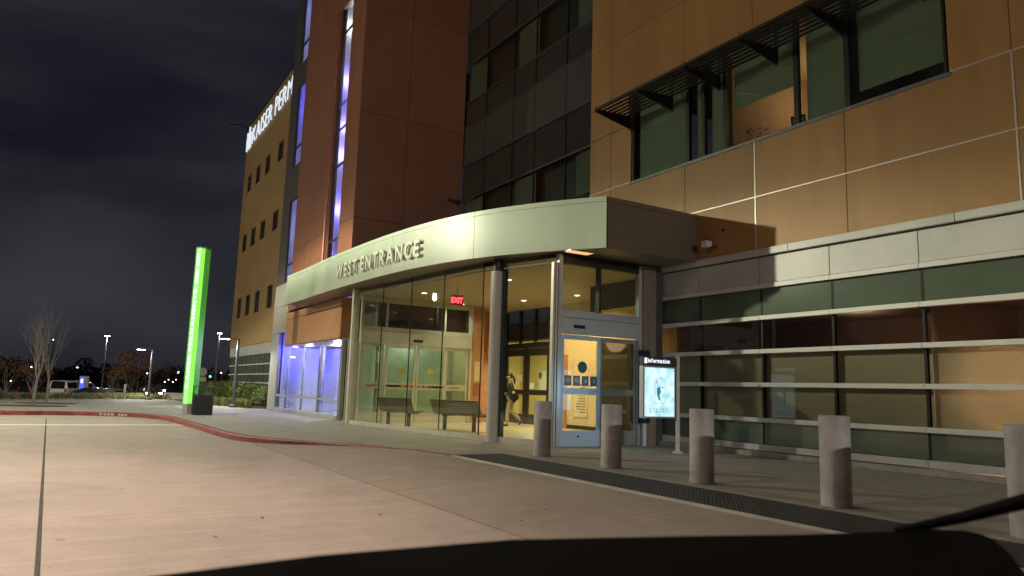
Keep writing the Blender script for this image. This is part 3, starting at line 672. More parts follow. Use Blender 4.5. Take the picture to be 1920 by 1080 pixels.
MB().box(XT+0.13, 24.3, 0.0, BX1, 33.0, 0.03).build('lobby_floor', mat('lobby_floor', (0.4, 0.4, 0.42), 0.4), sf); MB().box(OBX+1.0, 31.81, 3.36, BX1, 33.0, 3.4).build('lobby_ceiling', WHITEW, sf)
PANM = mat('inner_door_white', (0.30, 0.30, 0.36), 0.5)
for (y, nm) in ((27.0, 'a'), (25.9, 'b')):
    d_ = MB().box(BX1-0.08, y-0.45, 0.03, BX1-0.01, y+0.45, 2.15).build('door', PANM, sf, bevel=0.005)
    MB().box(BX1-0.14, y-0.4, 1.0, BX1-0.085, y+0.4, 1.06).build('push_bar', ALU, d_)
    fq = MB(); fq.box(BX1-0.09, y-0.53, 0.03, BX1-0.01, y-0.46, 2.24); fq.box(BX1-0.09, y+0.46, 0.03, BX1-0.01, y+0.53, 2.24); fq.box(BX1-0.09, y-0.46, 2.16, BX1-0.01, y+0.46, 2.24); fq.build('door_frame', mat('door_frame_grey', (0.07, 0.07, 0.10), 0.5), sf)
for k in range(9): MB().box(BX1-0.1, 28.2, 1.75+k*0.1, BX1-0.01, 30.1, 1.80+k*0.1).build('louvre_blade', WHITEW, sf)
MB().box(8.9, 26.45, 0.03, 9.1, 26.65, 2.74).build('column', mat('blue_shadow_column', (0.16, 0.16, 0.40), 0.5), sf); MB().box(8.9, 29.6, 0.03, 9.1, 29.8, 2.74).build('column', mat('blue_shadow_column', (0.16, 0.16, 0.40), 0.5), sf)  # dark blue column colour stands in for vertical blue shadows in the room
for y_ in (28.1, 30.2): MB().box(BX1-0.06, y_-0.04, 0.03, BX1-0.005, y_+0.04, 2.7).build('wall_strip', mat('door_frame_grey', (0.07, 0.07, 0.10), 0.5), sf)
MB().box(BX1-0.06, 24.6, 0.9, BX1-0.01, 25.1, 1.6).build('notice', mat('red_notice', (0.55, 0.10, 0.06), 0.5), sf)
e_ = thing('exit_sign', 'dim red exit sign inside the blue lit room', 'sign', (BX1-0.05, 26.3, 2.45)); MB().box(-0.04, -0.16, -0.10, 0.0, 0.16, 0.10).build('housing', mat('exit_white', (0.6, 0.6, 0.6), 0.5), e_)
me = text_mesh('EXIT', 0.16, 0.004); o = link('lettering', me, emis('exit_red_dim', (1, 0.05, 0.08), 1.6), e_); o.rotation_euler = (rad(90), 0, rad(-90)); o.location = (-0.045, 0.15, -0.055)
for (x, y, z, c, p) in ((8.55, 32.3, 2.6, (0.06, 0.05, 1.0), 200), (8.6, 30.3, 2.55, (0.22, 0.18, 1.0), 130), (9.2, 28.4, 2.5, (0.72, 0.66, 1.0), 260), (9.2, 26.6, 2.5, (0.84, 0.78, 1.0), 340), (9.3, 25.2, 2.4, (0.90, 0.84, 1.0), 280)):
    light('POINT', 'lobby_light', (x, y, z), p, c, 0.15, sf)

# ================================================================== FAR WING
XF = 9.5
far = thing('far_building_wing', 'tan four storey building wing with small square windows and lit roof sign', 'building', (XF, 46, 0), world=True)
fy0, fy1 = 34.3, 52.8
wins = [(51.4, 50.1), (48.75, 47.45), (46.1, 44.8), (42.9, 41.6), (39.5, 38.2)]
wrow = [(14.15, 15.38), (9.97, 11.15), (5.42, 6.75)]
wb_ = MB(); zp = 3.48
for (z0, z1) in wrow[::-1]:
    wb_.box(XF, fy0, zp, XF+0.25, fy1, z0); yp = fy1
    for (ya, yb) in wins: wb_.box(XF, ya, z0, XF+0.25, yp, z1); yp = yb
    wb_.box(XF, fy0, z0, XF+0.25, yp, z1); zp = z1
wb_.box(XF, fy0, zp, XF+0.25, fy1, 19.25); wb_.box(XF+0.25, fy1-0.3, 3.48, 25, fy1, 19.25)
wb_.build('wall', TAN, far)
MB().box(XF-0.03, fy0, 19.25, XF+0.4, fy1+0.03, 19.36).build('coping', BRONZE, far)
MB().box(XF+0.26, fy0, 18.6, 25, fy1-0.3, 18.7).build('roof', DARK, far)
for (z0, z1) in wrow:
    for k, (ya, yb) in enumerate(wins):
        fm = MB(); fm.box(XF+0.06, yb, z0, XF+0.2, yb+0.05, z1); fm.box(XF+0.06, ya-0.05, z0, XF+0.2, ya, z1); fm.box(XF+0.121, yb+0.05, z1-0.05, XF+0.199, ya-0.05, z1); fm.box(XF+0.121, yb+0.05, z0, XF+0.199, ya-0.05, z0+0.05)
        f_o = fm.build('window', BRONZE, far); MB().box(XF+0.09, yb+0.05, z0+0.05, XF+0.096, ya-0.05, z1-0.05).build('pane', GLT, f_o)
        MB().box(XF+0.32, yb, z0, XF+0.33, ya, z1).build('blind', BLINDG if (k+int(z0)) % 3 else mat('dim_room', (0.05, 0.045, 0.04), 0.8), f_o)
MB().box(XF+0.3, fy0, 0, XF+0.34, fy1-0.1, 3.5).build('dim_interior', DARK, far)
MB().box(XF+0.05, fy0, 2.85, XF+0.15, fy1, 3.475).build('grey_band', SILVER, far)
fym = [fy1-1.25*k for k in range(0, 15)]
for k in range(len(fym)-1):
    y1, y0 = fym[k], fym[k+1]
    for (z0, z1) in ((0.3, 1.16), (1.22, 1.66), (1.72, 2.24), (2.30, 2.84)):
        MB().box(XF+0.14, y0+0.03, z0, XF+0.15, y1-0.03, z1).build('glass_pane', SPAND, far)
    MB().box(XF+0.12, y0-0.025, 0.3, XF+0.2, y0+0.025, 2.84).build('mullion', BRONZE, far)
for z in (1.19, 1.69, 2.27): MB().box(XF+0.06, fy0, z-0.03, XF+0.13, fy1, z+0.03).build('horizontal_bar', BARM, far)
MB().box(XF+0.05, fy0, 0, XF+0.2, fy1, 0.3).build('base_wall', SILVER, far)

def put_text(name, s, size, ext, M, parent, origin, xdir, updir=(0, 0, 1), offset=0.0, width=None, part='letter', gapf=0.0):
    X = Vector(xdir).normalized(); U = Vector(updir).normalized(); Z = X.cross(U)
    items = []; x = 0
    for ch in s:
        if ch == ' ': x += size*0.28; continue
        me = text_mesh(ch, size, ext, offset); xs_ = [v.co.x for v in me.vertices]
        mn, mxx = min(xs_), max(xs_)
        items.append((me, x-mn)); x += mxx-mn+size*(0.10+gapf)
    k = width/x if width else 1.0
    for me, dx in items:
        Mx = Matrix((X, U, Z)).transposed().to_4x4() @ Matrix.Diagonal((k, 1, 1, 1)) @ Matrix.Translation((dx, 0, 0))
        Mx.translation += Vector(origin)
        me.transform(Mx); me.update()
        link(part, me, M, parent)
kp = thing('roof_sign', 'white lit KAISER PERMANENTE letters and people emblem high on the tan wing', 'sign', (XF, 46, 17.5), world=True)
SIGNW = emis('sign_white', (0.80, 0.90, 1.0), 0.95)
put_text('kp', 'KAISER PERMANENTE', 1.76, 0.03, SIGNW, kp, (XF-0.1, 50.5, 17.46), (0, -1, 0), offset=-0.036, gapf=0.06)
for o in kp.children: pass
wk = MB()
def disc(b, cy_, cz_, r, n=14): b.face([(XF-0.1, cy_-r*math.cos(6.2832*k/n), cz_+r*math.sin(6.2832*k/n)) for k in range(n)])
for (cy_, h, w) in ((52.35, 1.05, 0.30), (51.75, 1.35, 0.34), (51.25, 0.85, 0.26)):
    b = MB(); disc(b, cy_, 17.45+h+0.16, 0.15); b.face([(XF-0.1, cy_+w*0.5, 17.45), (XF-0.1, cy_-w*0.5, 17.45), (XF-0.1, cy_-w*0.75, 17.45+h*0.75), (XF-0.1, cy_-w*0.3, 17.45+h), (XF-0.1, cy_+w*0.3, 17.45+h), (XF-0.1, cy_+w*0.75, 17.45+h*0.75)])
    ob = b.build('emblem_figure', SIGNW, kp); sm = ob.modifiers.new('thick', 'SOLIDIFY'); sm.thickness = 0.06
hk = MB(); hk.path([(XF+0.1, 52.5, 18.9), (XF-0.2, 52.6, 19.35), (XF-0.7, 52.8, 19.5), (XF-1.0, 52.9, 19.4)], [0.03]*4, 6); hk.obox((XF-1.1, 52.93, 19.36), (0.3, 0.16, 0.10))
tag(hk.build('roof_camera', BLACKM), 'small curved arm with a camera at the roof corner of the tan wing', 'camera')

# ================================================================== ENTRANCE CANOPY
can = thing('entrance_canopy', 'pale champagne curved canopy over the west entrance doors', 'canopy', (8, 18, 4.2), world=True)
arc = crs([(7.02, 28.4), (7.06, 26.0), (7.05, 23.5), (7.10, 21.0), (7.20, 18.9), (7.42, 16.8), (7.86, 14.85), (8.55, 13.25), (9.45, 11.75)], 10)
cuts = [28.4, 23.4, 18.25, 14.75, 11.75]
for k in range(4):
    a, b_ = cuts[k], cuts[k+1]
    sub = [p for p in arc if b_-1e-6 <= p[1] <= a+1e-6]
    def interp(y):
        for i in range(len(arc)-1):
            if arc[i][1] >= y >= arc[i+1][1]:
                t_ = (arc[i][1]-y)/(arc[i][1]-arc[i+1][1]+1e-9); return (arc[i][0]+(arc[i+1][0]-arc[i][0])*t_, y)
        return arc[-1]
    pts = [interp(a-0.005)]+[p for p in sub if a-0.02 > p[1] > b_+0.02]+[interp(b_+0.005)]
    smooth_angle(MB().strip(pts, 4.21, 5.215, 0.04).build('fascia_panel', FASCIA, can), 30)
    smooth_angle(MB().strip([(p[0]-0.006, p[1]) for p in pts], 5.222, 5.33, 0.06).build('cap_strip', FASCIA, can), 30)
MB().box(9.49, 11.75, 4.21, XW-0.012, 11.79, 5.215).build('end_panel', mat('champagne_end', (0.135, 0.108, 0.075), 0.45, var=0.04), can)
MB().box(9.46, 11.745, 5.222, XW-0.014, 11.80, 5.325).build('cap_strip', mat('champagne_end', (0.4, 0.37, 0.3)), can)
inner = [(p[0]+0.06, p[1]) for p in arc]
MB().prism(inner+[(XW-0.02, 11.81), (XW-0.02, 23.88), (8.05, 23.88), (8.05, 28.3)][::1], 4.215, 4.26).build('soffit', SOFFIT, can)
MB().prism(inner+[(XW-0.02, 11.81), (XW-0.02, 23.88), (7.98, 23.88), (7.98, 28.3)], 5.24, 5.30).build('roof_deck', DARK, can)
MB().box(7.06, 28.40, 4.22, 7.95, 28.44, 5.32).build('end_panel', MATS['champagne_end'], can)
sl = thing('soffit_glow_panel', 'added warm glowing panel standing in for the lit ceiling above the door', 'light', (9.3, 12.5, 4.2))  # no fixture here: added panel glows like the lit ceiling beyond the transom
MB().box(-0.32, -0.14, -0.01, 0.32, 0.14, 0.012).build('trim', ALU, sl); MB().box(-0.3, -0.12, -0.014, 0.3, 0.12, -0.011).build('glow_face', emis('ceiling_glow', (1.0, 0.56, 0.2), 1.1), sl)

# WEST ENTRANCE lettering along the arc
ws = thing('entrance_sign', 'raised pale letters reading WEST ENTRANCE on the curved canopy', 'sign', (7.2, 19, 4.5), world=True)
SIGNM = mat('letter_face', (0.72, 0.72, 0.62), 0.45, var=0.02)
al = [0]
for i in range(1, len(arc)): al.append(al[-1]+(Vector(arc[i])-Vector(arc[i-1])).length)
def on_arc(s_):
    for i in range(len(arc)-1):
        if al[i] <= s_ <= al[i+1]:
            t_ = (s_-al[i])/(al[i+1]-al[i]); p = Vector(arc[i]).lerp(Vector(arc[i+1]), t_); d = (Vector(arc[i+1])-Vector(arc[i])).normalized(); return p, d
    return Vector(arc[-1]), Vector((0, -1))
sarr = min(range(len(arc)), key=lambda i: abs(arc[i][1]-22.15)); s0 = al[sarr]; s1 = al[min(range(len(arc)), key=lambda i: abs(arc[i][1]-16.55))]
size = 0.60; items = []; x = 0
for ch in 'WEST ENTRANCE':
    if ch == ' ': x += 0.22; continue
    me = text_mesh(ch, size, 0.022, 0.012); xs_ = [v.co.x for v in me.vertices]; w_ = max(xs_)-min(xs_); cx = (max(xs_)+min(xs_))/2
    items.append((me, x+w_/2, cx)); x += w_+0.085
kx = (s1-s0)/x
for me, xc, cx in items:
    p, d = on_arc(s0+xc*kx); X = Vector((d.x, d.y, 0)); U = Vector((0, 0, 1)); Z = X.cross(U)
    Mx = Matrix((X, U, Z)).transposed().to_4x4() @ Matrix.Diagonal((kx*0.94, 1, 1, 1)) @ Matrix.Translation((-cx, 0, 0))
    Mx.translation += Vector((p.x, p.y, 4.49))+Z*0.07
    me.transform(Mx); lo = link('letter', me, SIGNM, ws)

# ================================================================== VESTIBULE
ves = thing('entrance_vestibule', 'glazed entrance vestibule with curved glass front and sliding doors', 'vestibule', (9, 17, 0), world=True)
garc = crs([(7.60, 21.9), (7.78, 20.4), (7.97, 18.5), (8.17, 16.5), (8.42, 14.7), (8.96, 12.95)], 10)
def gat(y):
    if y >= garc[0][1]: return (garc[0][0], y)
    for i in range(len(garc)-1):
        if garc[i][1] >= y >= garc[i+1][1]:
            t_ = (garc[i][1]-y)/(garc[i][1]-garc[i+1][1]+1e-9); return (garc[i][0]+(garc[i+1][0]-garc[i][0])*t_, y)
    return garc[-1]
gc = [21.85, 20.15, 18.45, 16.75, 15.05, 14.35, 13.02]
for k in range(len(gc)-1):
    a, b_ = gc[k], gc[k+1]
    if k == 4: continue
    n_ = 6; pts = [gat(a-0.008+(b_-a+0.016)*q/n_) for q in range(n_+1)]
    smooth_angle(MB().strip(pts, 0.12, 4.20, 0.012).build('glass_pane', GL, ves), 30)
    if k < 4:
        q = gat(b_); MB().obox((q[0]+0.012, q[1], 2.15), (0.03, 0.012, 4.1)).build('glass_joint', BLACKM, ves)
ptsf = [gat(21.9-(21.9-13.0)*q/24) for q in range(25)]
MB().strip([(p[0]-0.03, p[1]) for p in ptsf], 0.0, 0.118, 0.10).build('sill', mat('vest_sill', (0.50, 0.47, 0.40), 0.5, dirt=0.15), ves)
MB().strip([(p[0]-0.01, p[1]) for p in ptsf], 3.98, 4.005, 0.03).build('head_channel', BRONZE, ves)
MB().box(7.50, 21.86, 0, 7.60, 22.0, 4.21).build('corner_post', ALUW, ves, bevel=0.006); MB().box(7.62, 21.9, 0, 7.72, 22.05, 4.21).build('corner_post', ALUW, ves, bevel=0.006)
MB().box(8.62, 22.62, 0.0, 8.68, 24.33, 4.2).build('end_wall', SILVER, ves)
MB().box(7.73, 22.0, 0.1, 7.745, 22.5, 4.2).build('return_pane', GL, ves)
MB().lathe([(0.145, 0.0), (0.145, 3.92)], 32, (8.43, 14.52, 0)).build('column', mat('column_paint', (0.46, 0.43, 0.39), 0.5, var=0.04), ves, smooth=False)
smooth_angle(ves.children[-1])
MB().lathe([(0.10, 3.92), (0.10, 4.21)], 24, (8.43, 14.52, 0)).build('column_head', BRONZE, ves)
MB().box(8.50, 14.36, 0.12, 8.57, 14.44, 4.2).build('jamb', BRONZE, ves)
MB().box(8.60, 14.50, 0.1, 8.72, 14.62, 4.2).build('jamb', BRONZE, ves)
# floor, ceiling, walls
MB().prism([(p[0]+0.08, p[1]) for p in ptsf]+[(14.0, 12.98), (14.0, 23.4), (7.73, 23.4)], 0.003, 0.02).build('floor', mat('vestibule_floor', (0.46, 0.40, 0.28), 0.35, var=0.05, scale=3), ves)
MB().prism([(p[0]+0.09, p[1]) for p in ptsf]+[(14.0, 13.0), (14.0, 23.4), (8.01, 23.4)], 4.08, 4.12).build('ceiling', mat('vestibule_ceiling', (0.50, 0.42, 0.28), 0.5, var=0.04), ves)
YD = 12.92
pf = MB
for (x0, x1, z0, z1, M_, nm) in ((9.03, 9.13, 0, 4.19, ALU, 'door_post'), (11.34, 11.44, 0, 4.19, ALU, 'door_post'), (9.13, 11.34, 3.99, 4.19, BRONZE, 'door_head'), (9.13, 11.34, 2.80, 2.96, ALU, 'transom_bar'), (9.13, 11.34, 2.44, 2.79, ALU, 'door_header'), (10.15, 10.21, 2.96, 3.99, BRONZE, 'transom_mullion')):
    MB().box(x0, YD-0.07, z0, x1, YD+0.07, z1).build(nm, M_, ves, bevel=0.004)
MB().box(8.90, YD-0.05, 0, 8.95, YD+0.05, 4.0).build('bright_post', ALUW, ves, bevel=0.004); MB().box(8.97, YD-0.05, 0, 9.02, YD+0.05, 4.0).build('bright_post', ALUW, ves, bevel=0.004)
for (x0, x1) in ((9.13, 10.15), (10.21, 11.34)): MB().box(x0, YD-0.004, 2.96, x1, YD+0.004, 3.99).build('transom_pane', GLT, ves)
MB().box(11.45, YD-0.1, 0, 11.85, YD+0.2, 4.2).build('pier', mat('pier_brown', (0.22, 0.17, 0.13), 0.5), ves, bevel=0.005)
MB().box(11.86, YD-0.06, 0, XW-0.06, YD+0.2, 4.2).build('pier', DARK, ves)
MB().box(9.45, YD-0.11, 2.57, 9.75, YD-0.075, 2.64).build('sensor', BLACKM, ves, bevel=0.01)
LEAF_COOL = mat('door_cool_lit', (0.46, 0.56, 0.68), 0.4, metal=0.1, var=0.04)  # aluminium leaf; the cool light falling on it is mixed into the blue tone
def sliding_leaf(parent, x0, x1, y, zt, M_, glassM, midz=(1.12, 1.26), bot=0.34, st=0.075, th=0.022):
    f = MB(); f.box(x0, y-th, 0.01, x0+st, y+th, zt); f.box(x1-st, y-th, 0.01, x1, y+th, zt); f.box(x0+st, y-th+0.001, 0.01, x1-st, y+th-0.001, bot); f.box(x0+st, y-th+0.001, zt-0.1, x1-st, y+th-0.001, zt-0.001); f.box(x0+st, y-th+0.001, midz[0], x1-st, y+th-0.001, midz[1])
    d_ = f.build('sliding_door', M_, parent)
    MB().box(x0+st, y-0.004, bot, x1-st, y+0.004, midz[0]).build('pane', glassM, d_); MB().box(x0+st, y-0.004, midz[1], x1-st, y+0.004, zt-0.1).build('pane', glassM, d_)
    return d_
dl = sliding_leaf(ves, 9.14, 10.22, YD-0.03, 2.42, LEAF_COOL, GL)
dr = sliding_leaf(ves, 10.24, 11.33, YD+0.03, 2.42, mat('door_brown_grey', (0.30, 0.27, 0.24), 0.4, metal=0.3), GLR)
MB().box(9.6, YD-0.056, 0.20, 9.66, YD-0.053, 0.24).build('lock', BLACKM, dl)
# decals on the door
DEC = mat('decal_blue', (0.10, 0.15, 0.24), 0.5); DECW = mat('decal_white', (0.75, 0.8, 0.85), 0.5)
for k in range(4):
    x = 9.25+k*0.235
    q = MB().box(x, YD-0.040, 1.31, x+0.185, YD-0.036, 1.53).build('decal', DEC, dl)
    b = MB(); c = Vector((x+0.0925, YD-0.043, 1.43))
    if k < 2:
        for a in range(12):
            t0, t1 = a*math.pi/6, (a+1)*math.pi/6
            b.face([(c.x+r*math.cos(t), c.y, c.z+r*math.sin(t)) for r, t in ((0.055, t0), (0.055, t1), (0.043, t1), (0.043, t0))])
        b.box(c.x-0.03, c.y-0.001, c.z-0.008, c.x+0.03, c.y, c.z+0.008)
    else:
        b.box(c.x-0.01, c.y-0.001, c.z-0.05, c.x+0.01, c.y, c.z+0.03); b.box(c.x-0.01, c.y-0.001, c.z-0.01, c.x+0.04, c.y, c.z+0.005); b.box(c.x+0.025, c.y-0.001, c.z-0.05, c.x+0.04, c.y, c.z)
    b.build('symbol', DECW, q)
ds = MB(); 
def wdisc(x, y, z, r, M_, par, nm='decal'):
    b = MB(); b.face([(x+r*math.cos(6.2832*k/20), y, z+r*math.sin(6.2832*k/20)) for k in range(20)]); return b.build(nm, M_, par)
wdisc(9.73, YD-0.038, 1.72, 0.13, mat('decal_teal', (0.02, 0.10, 0.10), 0.4), dl)

# inner sliding doors at the back of the vestibule (face the camera)
YB = 22.5
MB().box(8.02, YB, 2.98, 12.1, YB+0.1, 3.12).build('header_bar', ALUW, ves, bevel=0.004); MB().box(8.02, YB-0.06, 2.56, 12.1, YB+0.1, 2.97).build('door_header', ALUW, ves, bevel=0.004)
MB().box(8.02, YB, 3.92, 12.1, YB+0.1, 4.07).build('header_bar', ALUW, ves)
MB().box(8.73, YB+0.35, 2.98, 12.03, YB+0.4, 4.06).build('transom_shade_sheet', mat('transom_shade_brown', (0.16, 0.10, 0.07), 0.6), ves)  # dark sheet added behind the transom panes so they read as unlit
for x in (8.02, 8.88, 11.02, 11.98): MB().box(x, YB+0.002, 3.12, x+0.07, YB+0.098, 3.92).build('transom_mullion', ALUW, ves)
for (x0, x1) in ((8.09, 8.88), (8.95, 11.02), (11.09, 11.98)): MB().box(x0, YB+0.04, 3.12, x1, YB+0.05, 3.92).build('transom_pane', GLD, ves)
MB().box(12.03, YB-0.02, 0.02, 12.13, YB+0.12, 4.07).build('door_post', ALUW, ves)
GLG = glass('green_glass', (0.86, 0.95, 0.87), 1.52)
sliding_leaf(ves, 8.05, 8.86, YB+0.05, 2.55, ALUW, GLG, (1.10, 1.30)); sliding_leaf(ves, 11.12, 12.0, YB+0.05, 2.55, ALUW, GLG, (1.10, 1.30))
da = sliding_leaf(ves, 8.9, 9.98, YB-0.02, 2.55, ALUW, GLG, (1.10, 1.30)); db = sliding_leaf(ves, 10.02, 11.1, YB-0.02, 2.55, ALUW, GLG, (1.10, 1.30))
DECY = mat('decal_yellow', (0.45, 0.42, 0.05), 0.5)
for d_, x in ((da, 9.5), (db, 10.55)):
    b = MB(); b.face([(x+0.13*math.cos(6.2832*k/20), YB-0.032, 1.72+0.09*math.sin(6.2832*k/20)) for k in range(20)]); b.build('decal', DECY, d_)
for d_, (x0, x1, rx0, rx1) in ((da, (8.97, 9.45, 9.46, 9.92)), (db, (10.62, 11.03, 10.09, 10.61))):
    MB().box(x0, YB-0.05, 1.17, x1, YB-0.044, 1.24).build('decal_strip', BLACKM, d_); MB().box(rx0, YB-0.05, 1.17, rx1, YB-0.044, 1.24).build('decal_strip', mat('decal_red', (0.30, 0.02, 0.02), 0.5), d_)
    for q in range(2): MB().box(rx0+0.05+q*0.2, YB-0.054, 1.195, rx0+0.18+q*0.2, YB-0.051, 1.215).build('lettering', DECW, d_)
for x in (8.3, 11.3): MB().box(x, YB+0.012, 1.18, x+0.4, YB+0.02, 1.22).build('decal_strip', mat('decal_ochre', (0.25, 0.17, 0.04), 0.5), ves)
MB().box(9.85, YB-0.1, 2.68, 10.2, YB-0.065, 2.76).build('sensor', BLACKM, ves, bevel=0.01)
PALE = mat('corridor_wall', (0.55, 0.57, 0.48), 0.6)
MB().box(8.7, 23.75, 0, 12.1, 23.82, 4.2).build('corridor_wall', PALE, ves); MB().box(8.69, YB+0.11, 0, 8.72, 23.74, 4.06).build('corridor_wall', PALE, ves)
MB().box(12.04, YB+0.13, 0.02, 12.13, 23.74, 4.06).build('corridor_wall', CREAM, ves)
MB().box(12.14, 23.4, 0.02, 14.0, 23.5, 4.07).build('back_wall', mat('rust_wall', (0.48, 0.24, 0.12), 0.6), ves)
MB().box(12.145, YB, 0.02, 12.6, YB+0.08, 4.07).build('back_wall', MATS['rust_wall'], ves)
MB().box(12.25, YB-0.02, 1.45, 12.52, YB-0.003, 2.15).build('notice', mat('cream_notice', (0.65, 0.55, 0.35), 0.5), ves)
MB().box(12.22, YB-0.02, 0.95, 12.52, YB-0.003, 1.38).build('notice', mat('red_board', (0.35, 0.12, 0.08), 0.5), ves)
# lobby wall X=14 : glazed doors and a cream wall
XL = 14.0
MB().box(XL+0.02, 13.0, 0.0, XL+0.1, 20.35, 4.1).build('lobby_wall', CREAM, ves)
MB().box(XL, 19.35, 0.02, XL+0.018, 20.2, 2.4).build('lobby_door', WOOD, ves, bevel=0.004)
MB().box(XL, 18.25, 0.4, XL+0.015, 18.95, 2.0).build('poster', mat('poster_paper', (0.75, 0.62, 0.42), 0.6), ves)
for k in range(11): MB().box(XL-0.004, 18.33, 0.55+k*0.085, XL-0.001, 18.62+0.25*random.random(), 0.575+k*0.085).build('text_line', mat('text_grey', (0.12, 0.09, 0.06), 0.6), ves)
MB().box(XL-0.02, 13.0, 0.02, XL+0.018, 19.3, 0.14).build('skirting', BRONZE, ves)
MB().box(XL, 20.36, 2.69, XL+0.1, 23.39, 2.88).build('lobby_header', BRONZE, ves)
for y in (20.36, 21.86, 23.29): MB().box(XL, y, 0.02, XL+0.1, y+0.1, 2.69).build('lobby_jamb', BRONZE, ves)
for y in (20.36, 21.3, 22.3, 23.29): MB().box(XL, y, 2.88, XL+0.1, y+0.1, 4.07).build('lobby_jamb', BRONZE, ves)
for (a, b_) in ((20.46, 21.3), (21.4, 22.3), (22.4, 23.29)): MB().box(XL+0.05, a, 2.88, XL+0.056, b_, 4.07).build('transom_pane', GLT, ves)
for (a, b_) in ((20.47, 21.85), (21.97, 23.28)):
    f = MB(); s_ = 0.12
    f.box(XL+0.03, a, 0.03, XL+0.08, a+s_, 2.68); f.box(XL+0.03, b_-s_, 0.03, XL+0.08, b_, 2.68); f.box(XL+0.031, a+s_, 0.03, XL+0.079, b_-s_, 0.36); f.box(XL+0.031, a+s_, 2.42, XL+0.079, b_-s_, 2.679); f.box(XL+0.031, a+s_, 1.04, XL+0.079, b_-s_, 1.22)
    d_ = f.build('lobby_leaf', BRONZE, ves)
    MB().box(XL+0.052, a+s_, 0.36, XL+0.057, b_-s_, 1.04).build('pane', GL, d_); MB().box(XL+0.052, a+s_, 1.22, XL+0.057, b_-s_, 2.42).build('pane', GL, d_)
b = MB(); b.face([(XL+0.045, 21.0+0.10*math.cos(6.2832*k/18), 1.72+0.13*math.sin(6.2832*k/18)) for k in range(18)]); b.build('decal', mat('decal_olive', (0.12, 0.11, 0.02), 0.5), ves)
MB().box(XL+0.04, 21.4, 1.26, XL+0.046, 21.62, 1.46).build('decal', DECW, ves); MB().box(XL+0.04, 22.2, 1.5, XL+0.046, 22.5, 1.75).build('decal', DECW, ves)
YEL = mat('yellow_lobby', (0.70, 0.60, 0.30), 0.6)
MB().box(17.0, 19.5, 0, 17.1, 27.0, 4.1).build('lobby_back_wall', YEL, ves); MB().box(14.12, 27, 0, 17, 27.1, 4.1).build('lobby_back_wall', YEL, ves); MB().box(14.12, 19.4, 0, 17, 19.5, 4.1).build('lobby_back_wall', YEL, ves)
MB().box(14.12, 19.5, 0, 17, 27, 0.02).build('lobby_floor', mat('vestibule_floor', (0, 0, 0)), ves); MB().box(14.12, 19.5, 2.95, 17, 27, 3.0).build('lobby_ceiling', YEL, ves)
MB().box(16.9, 22.5, 0.02, 16.99, 23.4, 2.2).build('lobby_inner_door', WOOD, ves); MB().box(16.9, 24.4, 1.2, 16.99, 25.4, 2.0).build('notice', WHITEW, ves)
light('AREA', 'lobby_panel', (15.6, 22.6, 2.9), 330, (1.0, 0.86, 0.50), 1.6, ves)
# ceiling downlights in the vestibule
dn = thing('downlight', 'small round lit downlight in the vestibule ceiling', 'light', (0, 0, 4.07), group='vestibule ceiling downlights')
MB().lathe([(0.10, 0.009), (0.10, -0.012), (0.085, -0.014)], 20).build('trim', ALU, dn); MB().lathe([(0.08, -0.015), (0.08, -0.018)], 20).build('lens', emis('downlight_lens', (1.0, 0.93, 0.75), 6), dn)
for i, (x, y, p, c) in enumerate(((9.2, 20.3, 18, (1.0, 0.90, 0.66)), (9.75, 16.2, 22, (1.0, 0.90, 0.66)), (12.4, 19.6, 60, (1.0, 0.72, 0.34)), (11.4, 22.0, 22, (1.0, 0.90, 0.66)), (12.9, 17.4, 70, (1.0, 0.66, 0.28)), (10.8, 18.6, 24, (1.0, 0.90, 0.66)))):
    o = dn if i == 0 else copy_tree(dn)
    o.location = (x, y, 4.075); o['label'] = ['round lit downlight above the smaller bench in the vestibule', 'round lit downlight behind the round column', 'round lit downlight above the walking person', 'round lit downlight by the inner sliding doors', 'round lit downlight before the cream lobby wall', 'round lit downlight in the middle of the vestibule ceiling'][i]
    light('SPOT', 'downlight_beam', (x, y, 4.04), p*(7.5 if x > 12 else 5.0), c, 0.08, None, 150, 0.6, (0, 0, 0))
light('POINT', 'corridor_glow', (10.2, 23.3, 3.3), 80, (0.94, 1.0, 0.86), 0.35, ves)

# EXIT sign
ex = thing('exit_sign', 'glowing red EXIT sign hanging from the vestibule ceiling', 'sign', (9.42, 18.5, 3.70), rz=rad(-12)); ex.scale = (1.1, 1, 1.45)
MB().box(-0.17, -0.02, -0.105, 0.17, 0.02, 0.105).build('housing', mat('exit_panel', (0.10, 0.01, 0.012), 0.4, emit=(1, 0.02, 0.05), es=0.25), ex, bevel=0.006)
me = text_mesh('EXIT', 0.155, 0.003, 0.004); xs_ = [v.co.x for v in me.vertices]; o = link('lettering', me, emis('exit_red', (1.0, 0.06, 0.07), 5.0), ex); o.rotation_euler = (rad(90), 0, 0); o.location = (-(max(xs_)+min(xs_))/2, -0.026, -0.055)
MB().tube((0, 0, 0.105), (0, 0, 0.35), 0.012).build('stem', ALU, ex)

